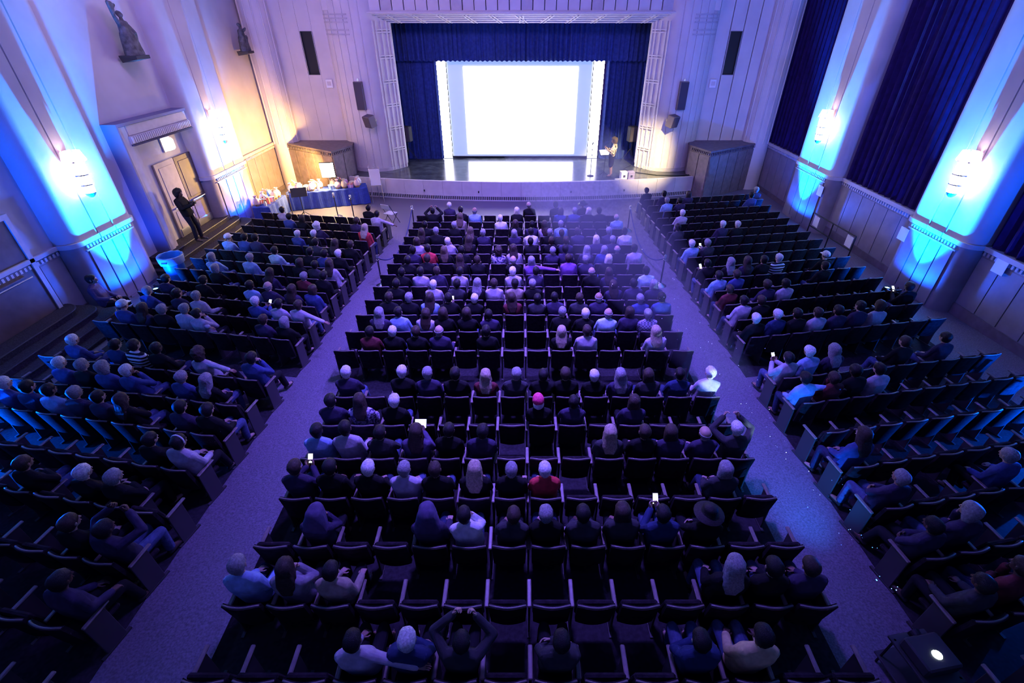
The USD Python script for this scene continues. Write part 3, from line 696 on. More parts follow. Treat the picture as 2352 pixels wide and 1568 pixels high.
BASK = mat('wicker', (.42, .24, .10), .7, noise=(30, .4), bump=(60, .6))
CELLO = mat('cellophane', (.86, .84, .86), .25, spec=.6, noise=(12, .25), bump=(9, .6))
CELLOS = [CELLO, mat('cellophane_gold', (.80, .66, .42), .25, spec=.6, bump=(9, .6)), mat('cellophane_pink', (.80, .56, .55), .25, spec=.6, bump=(9, .6))]
GIFT = [mat('gift_%d' % i, c, .5) for i, c in enumerate([(.75, .2, .15), (.8, .7, .4), (.25, .45, .7), (.6, .3, .6), (.8, .78, .75)])]
rng = random.Random(5)
spots = []
for k in range(22):
    u = (k // 2 + .5 + (.25 if k % 2 else 0)) / 11.4; a = np.array((-10.35, 20.95)); b = np.array((-7.12, 22.0)); n = np.array((-.23, .71))
    spots.append((a + (b - a) * (.02 + .94 * u) + n * (.66 if k % 2 else .24), '%s in the %s row of the long table' % (ORD[k // 2], 'back' if k % 2 else 'front')))
for k in range(10): spots.append((np.array((-10.88 if k % 2 else -10.54, 19.32 + .3 * (k // 2))), '%s in the %s row of the short table' % (ORD[k // 2], 'wall-side' if k % 2 else 'aisle-side')))
for k, (p, w_) in enumerate(spots):
    if k in (11, 10): continue
    kind = ['wrapped gift basket', 'gift box', 'gift bag', 'flower vase', 'wrapped gift basket', 'gift box', 'wrapped gift basket'][(k * 3) % 7]
    cname = ['red', 'yellow', 'blue', 'purple', 'white'][k % 5]
    t = thing(kind.replace(' ', '_'), ('%s with %s contents, %s' if 'basket' in kind or 'vase' in kind else '%s in %s, %s') % (kind, cname, w_), kind.split()[-1], (p[0], p[1], .757), rng.uniform(0, 360), 'raffle prizes', scale=.86)
    if 'basket' in kind:
        part(t, 'basket', lathe([(0, 0), (.11, 0), (.145, .1), (.15, .12), (.14, .12), (.1, .02), (0, .02)], 14), BASK, 30)
        part(t, 'handle', tube([(.145 * math.cos(a), 0, .1 + .16 * math.sin(a)) for a in np.linspace(0, math.pi, 9)], .008, 6), BASK)
        for j in range(4): part(t, 'gift', move(cbox((0, 0, .16), (.09, .09, .13), .008), (.06 * math.cos(j * 1.6), .06 * math.sin(j * 1.6), 0), j * 40), GIFT[(k + j) % 5])
        v, f = lathe([(.15, .1), (.165, .2), (.12, .32), (.03, .4), (.09, .47)], 14)
        part(t, 'wrapping', cat([(v + (meshkit.noise(v * 22, k) - .5)[:, None] * .03, f), (v * .97, f[:, ::-1])]), CELLOS[k % 3], True)
        part(t, 'bow', [bone([(s * .05, 0, .41, .022), (0, 0, .4, .012)], 1) for s in (-1, 1)], GIFT[k % 5])
    elif kind == 'gift box':
        part(t, 'box', cbox((0, 0, .09), (.26, .22, .18), .008), GIFT[k % 5]); part(t, 'lid', cbox((0, 0, .2), (.275, .235, .04), .008), GIFT[(k + 2) % 5])
        part(t, 'ribbon', [cbox((0, 0, .111), (.04, .241, .222), .003), cbox((0, 0, .111), (.281, .04, .222), .003)], CELLO)
    elif kind == 'gift bag':
        part(t, 'bag', cat([m3.Manifold.hull_points(np.array([(sx * (.1 + .02 * z), sy * .055, z * .3) for sx in (-1, 1) for sy in (-1, 1) for z in (0, 1)], float))]), GIFT[(k + 1) % 5])
        for s in (-1, 1): part(t, 'handle', tube([(.05 * math.cos(a), s * .04, .3 + .08 * math.sin(a)) for a in np.linspace(0, math.pi, 7)], .004, 5), CELLO)
        part(t, 'tissue', [bone([(x, 0, .3, .03), (x * 1.3, 0, .36, .012)], 0) for x in (-.06, 0, .06)], CELLO)
    else:
        part(t, 'vase', lathe([(0, 0), (.05, 0), (.075, .1), (.05, .2), (.055, .22), (.045, .22), (.04, .2), (0, .03)], 14), GIFT[4], 30)
        for j in range(7):
            a = j * .9; e = (.11 * math.cos(a), .11 * math.sin(a), .42 + .05 * math.sin(j * 2))
            part(t, 'stem', tube([(0, 0, .1), e], .004, 4), mat('stem', (.1, .25, .08), .6)); part(t, 'blossom', bone([(*e, .035), (e[0], e[1], e[2] + .03, .025)], 1), GIFT[j % 5])
t = thing('work_lamp', 'bright square work lamp standing on the long raffle table', 'lamp', (-8.68, 21.86, .757), 8)
part(t, 'base', lathe([(0, 0), (.14, 0), (.14, .02), (.02, .03), (0, .03)], 14), BLACK); part(t, 'pole', tube([(0, 0, .02), (0, 0, .5)], .014), METAL)
part(t, 'head', box(-.31, .31, .0, .07, .46, 1.12, .01), BLACK)
part(t, 'diffuser', box(-.29, .29, -.012, -.002, .48, 1.10), mat('work_lamp_glow', (.9, .85, .7), .5, emit=(1.0, .80, .42), power=14))
t = thing('easel_sign', 'white sign board on an easel at the right end of the raffle table', 'sign', (-6.72, 22.25, 0), 10)
part(t, 'board', box(-.24, .24, -.03, 0, .78, 1.5, .006), WHITEP, label='blank-looking white board')
for x0, x1, y0, y1 in ((-.22, -.26, .03, -.12), (.22, .26, .03, -.12), (0, 0, .06, .42)): part(t, 'leg', tube([(x0, y0, 1.62), (x1, y1, 0)], .014, 6), METAL)
part(t, 'ledge', box(-.26, .26, -.07, .02, .75, .78), METAL)

# ------------------------------------------------------------------ blue rubbish bin
t = thing('rubbish_bin', 'round blue plastic rubbish bin with a bag at the foot of the lit steps', 'bin', (-10.82, 13.55, .3))
part(t, 'body', lathe([(0, 0), (.25, 0), (.31, .72), (.34, .74), (.34, .79), (.30, .79), (.28, .7), (.23, .04), (0, .04)], 26), mat('bin_blue', (.03, .17, .48), .4), 30)
v, f = lathe([(.30, .72), (.345, .80), (.36, .77), (.35, .62), (.33, .55)], 30); part(t, 'bag', (v + (meshkit.noise(v * 20) - .5)[:, None] * .03, f), mat('bin_bag', (.25, .35, .55), .35, spec=.6), True)
for s in (-1, 1): part(t, 'handle', cbox((0, s * .35, .66), (.16, .06, .04), .01), mat('bin_blue', (0, 0, 0)))
part(thing('bin_plinth', 'low carpeted platform under the blue bin', 'platform', kind='structure'), 'block', box(-11.4, -10.4, 13.1, 13.98, -.05, .3, .02), CARPETD)

# ------------------------------------------------------------------ statues on brackets
STONE = mat('statue_stone', (.10, .10, .11), .7, noise=(7, .5), bump=(25, .5)); STONED = mat('statue_dark', (.05, .05, .055), .7)
def statue(y, z, sc, arm, lb):
    t = thing('statue', lb, 'statue', (-11.72, y, z), 90, scale=sc)
    part(t, 'bracket', cat([m3.Manifold.hull_points(np.array([(sx * a, b, c) for sx in (-1, 1) for a, b, c in ((.33, .32, 0), (.33, -.26, 0), (.33, -.26, -.1), (.28, .3, -.2))], float))]), STONED)
    ms = [bone([(-.14, 0, .02, .19), (.14, 0, .02, .19), (-.08, 0, .55, .17), (.1, 0, .55, .17)]), bone([(-.05, 0, .5, .16), (.06, 0, .55, .16), (-.1, 0, .86, .1), (.1, 0, .86, .1)]),
          bone([(0, 0, .85, .07), (0, -.01, 1.0, .055)]), bone([(0, -.02, 1.1, .09), (0, .02, 1.14, .085)]), bone([(.26, -.05, .02, .12), (.22, -.02, .42, .11)]), bone([(.22, -.05, .42, .1), (.26, -.08, .62, .075)])]
    if arm: ms += [bone([(-.17, 0, .86, .07), (-.33, -.05, 1.08, .05)]), bone([(-.33, -.05, 1.08, .05), (-.3, -.08, 1.38, .06), (-.42, -.08, 1.42, .05)]), bone([(-.3, -.06, 1.3, .07), (-.16, -.06, 1.36, .04)]), bone([(.17, 0, .84, .06), (.2, -.15, .62, .05)])]
    else: ms += [bone([(-.16, 0, .85, .06), (-.18, -.14, .62, .05)]), bone([(.16, 0, .85, .06), (.2, -.14, .9, .045), (.24, -.16, .98, .04)])]
    m = smoothed(union(ms), .06, 5); v = m[0] + ((meshkit.fbm(m[0] * 9, 3, 2) - .5) * .07)[:, None] * np.array([1, 1, .3])
    part(t, 'figure', (v, m[1]), STONE, 40)
statue(16.75, 6.2, .92, True, 'dark stone statue with a raised arm on the wall above the doorway')
statue(23.6, 6.03, .82, False, 'small dark stone statue on the yellow-lit wall near the stage')

# ------------------------------------------------------------------ speakers, wall boxes, stage equipment
GRILL = mat('speaker_grille', (.06, .05, .075), .7, bump=(200, .4)); CAB = mat('speaker_cabinet', (.16, .13, .15), .55)
for s, sd in ((-1, 'left'), (1, 'right')):
    t = thing('column_speaker', 'tall slim dark speaker on the round column %s of the stage' % sd, 'speaker', (s * 7.40, 24.2, 3.66), s * 6)
    part(t, 'cabinet', box(-.2, .2, -.02, .16, 0, 1.16, .015), CAB); part(t, 'grille', box(-.18, .18, -.035, -.02, .03, 1.13, .006), GRILL); part(t, 'bracket', box(-.04, .04, .1, .2, 1.16, 1.28), METAL)
    t = thing('wedge_speaker', 'small tilted box speaker low on the round column %s of the stage' % sd, 'speaker', (s * 7.02, 24.0, 2.98), s * 38)
    part(t, 'cabinet', move(box(-.24, .24, -.16, .2, 0, .5, .02), rx=14), CAB); part(t, 'grille', move(box(-.22, .22, -.175, -.16, .02, .48, .006), rx=14), GRILL); part(t, 'bracket', box(-.03, .03, .12, .32, .2, .3), METAL)
    t = thing('wall_box', 'small white box on the wall %s of the stage' % sd, 'box', (s * 8.92, 24.97, 4.5))
    part(t, 'case', box(-.15, .15, -.06, .02, 0, .36, .015), WHITEP); part(t, 'face', box(-.09, .09, -.066, -.058, .1, .27), PLASTER)
    t = thing('stage_speaker', 'black loudspeaker on a tripod stand at the %s side of the stage' % sd, 'speaker', (s * 5.75 if s > 0 else -5.9, 26.15, .87), s * 12)
    part(t, 'cabinet', box(-.24, .24, -.2, .2, 1.05, 1.78, .03), DGREY); part(t, 'grille', box(-.22, .22, -.215, -.2, 1.08, 1.75, .01), GRILL); part(t, 'pole', tube([(0, 0, .35), (0, 0, 1.06)], .02), BLACK)
    for a in (30, 150, 270): part(t, 'leg', tube([(0, 0, .75), (.48 * math.cos(math.radians(a)), .48 * math.sin(math.radians(a)), .02)], .013, 6), BLACK)
t = thing('music_stand', 'slim music stand with a glowing white sheet beside the speaker', 'music stand', (3.98, 23.45, .87), 10)
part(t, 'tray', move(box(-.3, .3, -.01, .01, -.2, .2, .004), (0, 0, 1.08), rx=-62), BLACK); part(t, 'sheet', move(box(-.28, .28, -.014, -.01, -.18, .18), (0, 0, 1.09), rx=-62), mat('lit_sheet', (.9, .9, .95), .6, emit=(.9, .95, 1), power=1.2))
part(t, 'pole', tube([(0, 0, .1), (0, 0, 1.05)], .014), BLACK)
for a in (0, 120, 240): part(t, 'foot', tube([(0, 0, .2), (.26 * math.cos(math.radians(a)), .26 * math.sin(math.radians(a)), .01)], .01, 6), BLACK)
t = thing('microphone_stand', 'thin microphone stand left of the speaker on the stage', 'microphone stand', (3.35, 23.5, .87))
part(t, 'base', lathe([(0, 0), (.16, 0), (.15, .02), (.02, .04), (0, .04)], 16), BLACK); part(t, 'pole', tube([(0, 0, .03), (0, 0, 1.45)], .011), DGREY); part(t, 'microphone', bone([(0, 0, 1.46, .02), (0, -.09, 1.52, .026)], 1), BLACK)
for dx, c, w_ in ((0, (.82, .8, .8), 'white'), (.34, (.30, .26, .42), 'violet')):
    t = thing('storage_box', '%s storage box on the stage edge at the right' % w_, 'box', (4.85 + dx, 23.0, .87), 6)
    part(t, 'body', box(-.15, .15, -.15, .15, 0, .3, .012), mat('box_' + w_, c, .6)); part(t, 'lid', box(-.16, .16, -.16, .16, .3, .34, .012), mat('box_' + w_, c, .6)); part(t, 'mark', box(-.05, .05, -.156, -.15, .1, .2), DGREY)
solo('towel', cat([bone([(4.5, 22.85, .89, .09, .05, .03), (4.72, 22.9, .885, .09, .06, .02)], 1)]), WHITEP, 'crumpled white cloth lying left of the boxes on the stage', 'cloth', smooth=True)
solo('cable', cat([tube([(5.7, 25.5, .885), (5.2, 24.8, .885), (5.5, 24.2, .885), (6.6, 23.6, .885), (7.8, 23.55, .885), (9.0, 23.9, .885)], .016, 6)]), BLACK, 'black cable running across the stage floor at the right', 'cable')

# ------------------------------------------------------------------ rope barriers
def stanchion(x, y, lb, h=1.0):
    t = thing('rope_post', lb, 'post', (x, y, zf(y)))
    part(t, 'base', lathe([(0, 0), (.19, 0), (.19, .015), (.12, .05), (.03, .1), (0, .1)], 22), METAL, 30); part(t, 'pole', tube([(0, 0, .08), (0, 0, h - .06)], .024), DGREY)
    part(t, 'finial', lathe([(0, h - .08), (.04, h - .07), (.028, h - .045), (.045, h - .01), (.03, h + .03), (0, h + .04)], 14), METAL, 30); part(t, 'collar', lathe([(.03, h - .16), (.05, h - .15), (.05, h - .12), (.03, h - .11)], 14), METAL)
def rope(a, b, sag, lb):
    a, b = np.array(a), np.array(b); p = [a + (b - a) * u - np.array((0, 0, sag * 4 * u * (1 - u))) for u in np.linspace(0, 1, 21)]
    t = thing('barrier_rope', lb, 'rope'); part(t, 'rope', tube(p, .02, 8), mat('rope_blue', (.05, .06, .16), .8)); 
    for q in (p[0], p[10], p[-1]): part(t, 'clip', bone([(*q, .035)], 1), METAL)
for s, sd in ((-1, 'left'), (1, 'right')):
    stanchion(s * 4.33, 18.5, 'chrome-footed rope post at the stage end of the %s aisle' % sd); stanchion(s * 4.36, 13.3, 'chrome-footed rope post halfway along the %s aisle' % sd)
    rope((s * 4.33, 18.45, .9), (s * 4.36, 13.35, .9 + zf(13.3)), .72, 'dark blue rope sagging between the two posts of the %s aisle' % sd)
for x, y, w_ in ((-10.0, 20.3, 'leftmost'), (-8.0, 20.2, 'middle'), (-7.2, 19.9, 'rightmost')): stanchion(x, y, 'slim dark rope post in front of the raffle table, ' + w_)
# folding chair and music stand on the left, in front of the seats
t = thing('folding_chair', 'empty pale folding chair by the front of the left seats', 'chair', (-5.45, 19.35, 0), -25)
FCH = mat('folding_white', (.55, .55, .6), .5)
part(t, 'seat', box(-.22, .22, -.2, .2, .43, .46, .012), FCH); part(t, 'backrest', move(box(-.22, .22, -.015, .015, 0, .2, .008), (0, -.25, .68), rx=12), FCH)
for s in (-1, 1): part(t, 'leg', tube([(s * .23, -.3, .88), (s * .23, .24, 0)], .014, 6), DGREY); part(t, 'leg', tube([(s * .21, .18, .44), (s * .21, -.28, 0)], .014, 6), DGREY)
t = thing('black_music_stand', 'black music stand by the front left seats', 'music stand', (-9.45, 20.2, 0), 20)
part(t, 'tray', move(box(-.32, .32, -.012, .012, -.22, .22, .004), (0, 0, 1.05), rx=-50), BLACK); part(t, 'pole', tube([(0, 0, .1), (0, 0, 1.03)], .016), BLACK)
for a in (0, 120, 240): part(t, 'foot', tube([(0, 0, .22), (.3 * math.cos(math.radians(a)), .3 * math.sin(math.radians(a)), .01)], .011, 6), BLACK)
# handrail and paper notices along the right wall
t = thing('handrail', 'black metal handrail along the right wall with white notices', 'handrail', (11.15, 0, 0))
for y in (15.0, 16.35, 17.7): part(t, 'post', tube([(0, y, zf(y)), (0, y, zf(y) + 1.0)], .022, 6), BLACK)
for z in (.5, 1.0): part(t, 'rail', tube([(0, 15.0, zf(15) + z), (0, 17.7, zf(17.7) + z)], .02, 6), BLACK)
for x, y, z, w_ in ((XW - .045, 18.5, 1.42, 'on the far right pilaster'), (11.11, 17.3, .62, 'on the far end of the right handrail'), (XW - .045, 13.75, 1.5, 'on the near right pilaster'), (11.11, 15.2, .68, 'on the near end of the right handrail'), (XB - .1, 10.9, 1.75, 'under the nearest window curtain')):
    t = thing('paper_notice', 'white paper notice ' + w_, 'notice', (x, y, z)); part(t, 'sheet', box(-.004, .004, -.17, .17, 0, .38), WHITEP); part(t, 'tape', box(-.006, -.004, -.04, .04, .35, .39), PLASTER)
# projector on a trolley
t = thing('projector_trolley', 'dark trolley carrying the projector in the right aisle', 'trolley', (4.56, 2.45, zf(2.4)), 9)
for x in (-.2, .2):
    for y in (-.25, .2): part(t, 'leg', tube([(x, y, 0), (x, y, .54)], .014, 6), BLACK)
part(t, 'shelf', box(-.24, .24, -.3, .26, .5, .54, .008), DGREY); part(t, 'shelf', box(-.24, .24, -.3, .26, .12, .15, .008), DGREY)
t = thing('projector', 'black projector with a glowing white lens in the right aisle', 'projector', (4.56, 2.45, zf(2.4) + .545), 9)
part(t, 'case', box(-.21, .21, -.2, .16, 0, .16, .02), DGREY); part(t, 'lens_barrel', lathe([(0, 0), (.06, 0), (.065, .06), (.055, .06), (0, .05)], 16) and move(lathe([(0, 0), (.06, 0), (.065, .06), (.055, .06), (0, .05)], 16), (.0, .16, .09), rx=-90), BLACK)
part(t, 'lens', move(lathe([(0, .0), (.05, -.008), (.05, .002), (0, .012)], 16), (.0, .205, .09), rx=-90), mat('lens_glow', (.8, .9, 1), .3, emit=(.8, .92, 1), power=9))
part(t, 'indicator', bone([(.0, -.06, .165, .055, .05, .012)], 1), mat('lens_glow', (0, 0, 0)))

# haze in the projector beam
haze = usdkit.material(stage, LOOKS + '/beam_haze', {'v': ('principled_volume', {'color': (.7, .78, 1.0), 'density': HAZE, 'anisotropy': .25})}, [], volume='v.volume')
bp = []
for u, m_ in ((.16, .5), (.45, .75), (.64, .55)):
    c = np.array(PROJ) * (1 - u) + np.array((0, 26.8, 3.35)) * u
    bp += [(c[0] + x * u, c[1], c[2] + z * u) for x, z in ((-3.9 * m_, -2.3), (3.9, -2.3 * m_), (-3.9, 2.3 * m_), (3.9 * m_, 2.3))]
solo('haze', cat([m3.Manifold.hull_points(np.array(bp, np.float64))]), haze, 'bluish haze glowing in the projector beam over the right aisle', 'haze', kind='stuff')
rng = np.random.default_rng(11)
dv, df, n = [], [], 0
for k in range(90):
    u = rng.uniform(.03, .42) ** 1.3; c = np.array(PROJ) * (1 - u) + np.array((0, 26.6, 3.3)) * u + rng.normal(0, 1, 3) * (np.array((.10, .1, .08)) + u * np.array((1.5, 0, .9)))
    dv.append(_ico[0] * rng.uniform(.004, .011) * (.6 + 2 * u) + c); df.append(np.array(trimesh.creation.icosphere(subdivisions=0).faces) + 12 * k)
solo('dust', (np.vstack(dv), np.vstack(df)), mat('dust_mote', (.9, .9, .95), .8), 'bright dust motes floating in the projector beam', 'dust', kind='stuff')

# ------------------------------------------------------------------ theatre seats
SEATF = mat('seat_fabric', (.022, .017, .022), .9, spec=.08, noise=(16, .4), bump=(60, .3))
SEATR = mat('seat_rim', (.20, .17, .16), .4, spec=.5); ARMW = mat('armrest_wood', (.23, .18, .16), .42, spec=.5, noise=(12, .2)); SEATP = mat('seat_side', (.055, .05, .052), .6)
PITCH_X = .519
def back_grid(nx=8, nz=4, g=0):
    v = []
    for side in (0, 1):
        for i in range(nz + 1):
            for j in range(nx + 1):
                x = -.224 + .448 * j / nx; z = .36 + .51 * i / nz
                if i == nz: z -= .035 * (abs(x) / .24) ** 6
                y = -.30 + .05 * (x / .24) ** 2 + (.87 - z) * .16 + (.025 if side else -.025)
                v.append((x * (1 - .05 * (1 - i / nz)), y, z))
    m, k = nx + 1, (nx + 1) * (nz + 1); f = []
    for i in range(nz):
        for j in range(nx):
            a, b, c, d = i * m + j, i * m + j + 1, (i + 1) * m + j + 1, (i + 1) * m + j
            f += [[a, b, c], [a, c, d], [a + k, c + k, b + k], [a + k, d + k, c + k]]
    edge = [j for j in range(m)] + [i * m + nx for i in range(1, nz + 1)] + [nz * m + j for j in range(nx - 1, -1, -1)] + [i * m for i in range(nz - 1, 0, -1)]
    for a, b in zip(edge, edge[1:] + edge[:1]): f += [[a, a + k, b + k], [a, b + k, b]]
    return np.array(v, float), np.array(f)
_bk = back_grid()
_rim = tube([(x, -.302 + .05 * (x / .24) ** 2 + .006 * abs(x / .24) ** 6, .872 - .04 * (abs(x) / .24) ** 6) for x in np.linspace(-.214, .214, 11)], .0135, 6)
_down = box(-.21, .21, -.19, .26, .34, .412, .022); _up = move(box(-.22, .22, -.035, .035, 0, .43, .022), (0, -.10, .40), rx=14)
_arm = move(box(-.027, .027, -.17, .17, -.015, .015, .01), (-.2595, 0, .64), rx=3); _armr = (_arm[0] + (.519, 0, 0), _arm[1])
_side = cat([box(-.272, -.247, -.17, .10, .0, .62, .006), box(-.28, -.24, -.24, .16, 0, .03)]); _sider = (_side[0] + (.519, 0, 0), _side[1])
def seat_parts(up, end): return [('backrest', _bk, SEATF, 40), ('back_rim', _rim, SEATR, True), ('seat', _up if up else _down, SEATF, 30), ('armrest', _arm, ARMW, 30), ('side_panel', _side, SEATP, False)] + ([('armrest', _armr, ARMW, 30), ('side_panel', _sider, SEATP, False)] if end else [])
ROWS = {'C': [17.73 - .79 * k for k in range(13)] + [6.68 - .772 * k for k in range(7)],
        'L': [17.3 - .78 * k for k in range(12)] + [7.23 - .77 * k for k in range(8)],
        'R': [19.75 - .78 * k for k in range(15)] + [7.3 - .77 * k for k in range(8)]}
FRONT = {'C': 13, 'L': 12, 'R': 15}
BLOCK = {'C': 'centre', 'L': 'left', 'R': 'right'}
c10, s10 = math.cos(math.radians(10)), math.sin(math.radians(10))
def seat_place(b, r, k):
    """World x, y and heading of seat k (counted from the aisle, or from the left in the centre) of row r."""
    if b == 'C': return .1 + PITCH_X * (k - 7.5), ROWS[b][r] + .30, 0
    s = -1 if b == 'L' else 1; x = 5.12 + (k + .5) * PITCH_X * c10; y = ROWS[b][r] + .176 * (x - 5.4)
    return s * (x - .30 * s10), y + .30 * c10, -s * -10
def on_frame(x, y, z, m):
    th = math.radians(PITCH); d = y * math.cos(th) - (z - 7) * math.sin(th)
    if d < .3: return False
    u, v_ = 1197 + 1086 * x / d, 784 - 1086 * (y * math.sin(th) + (z - 7) * math.cos(th)) / d
    return -m < u < 2352 + m and v_ < 1568 + m
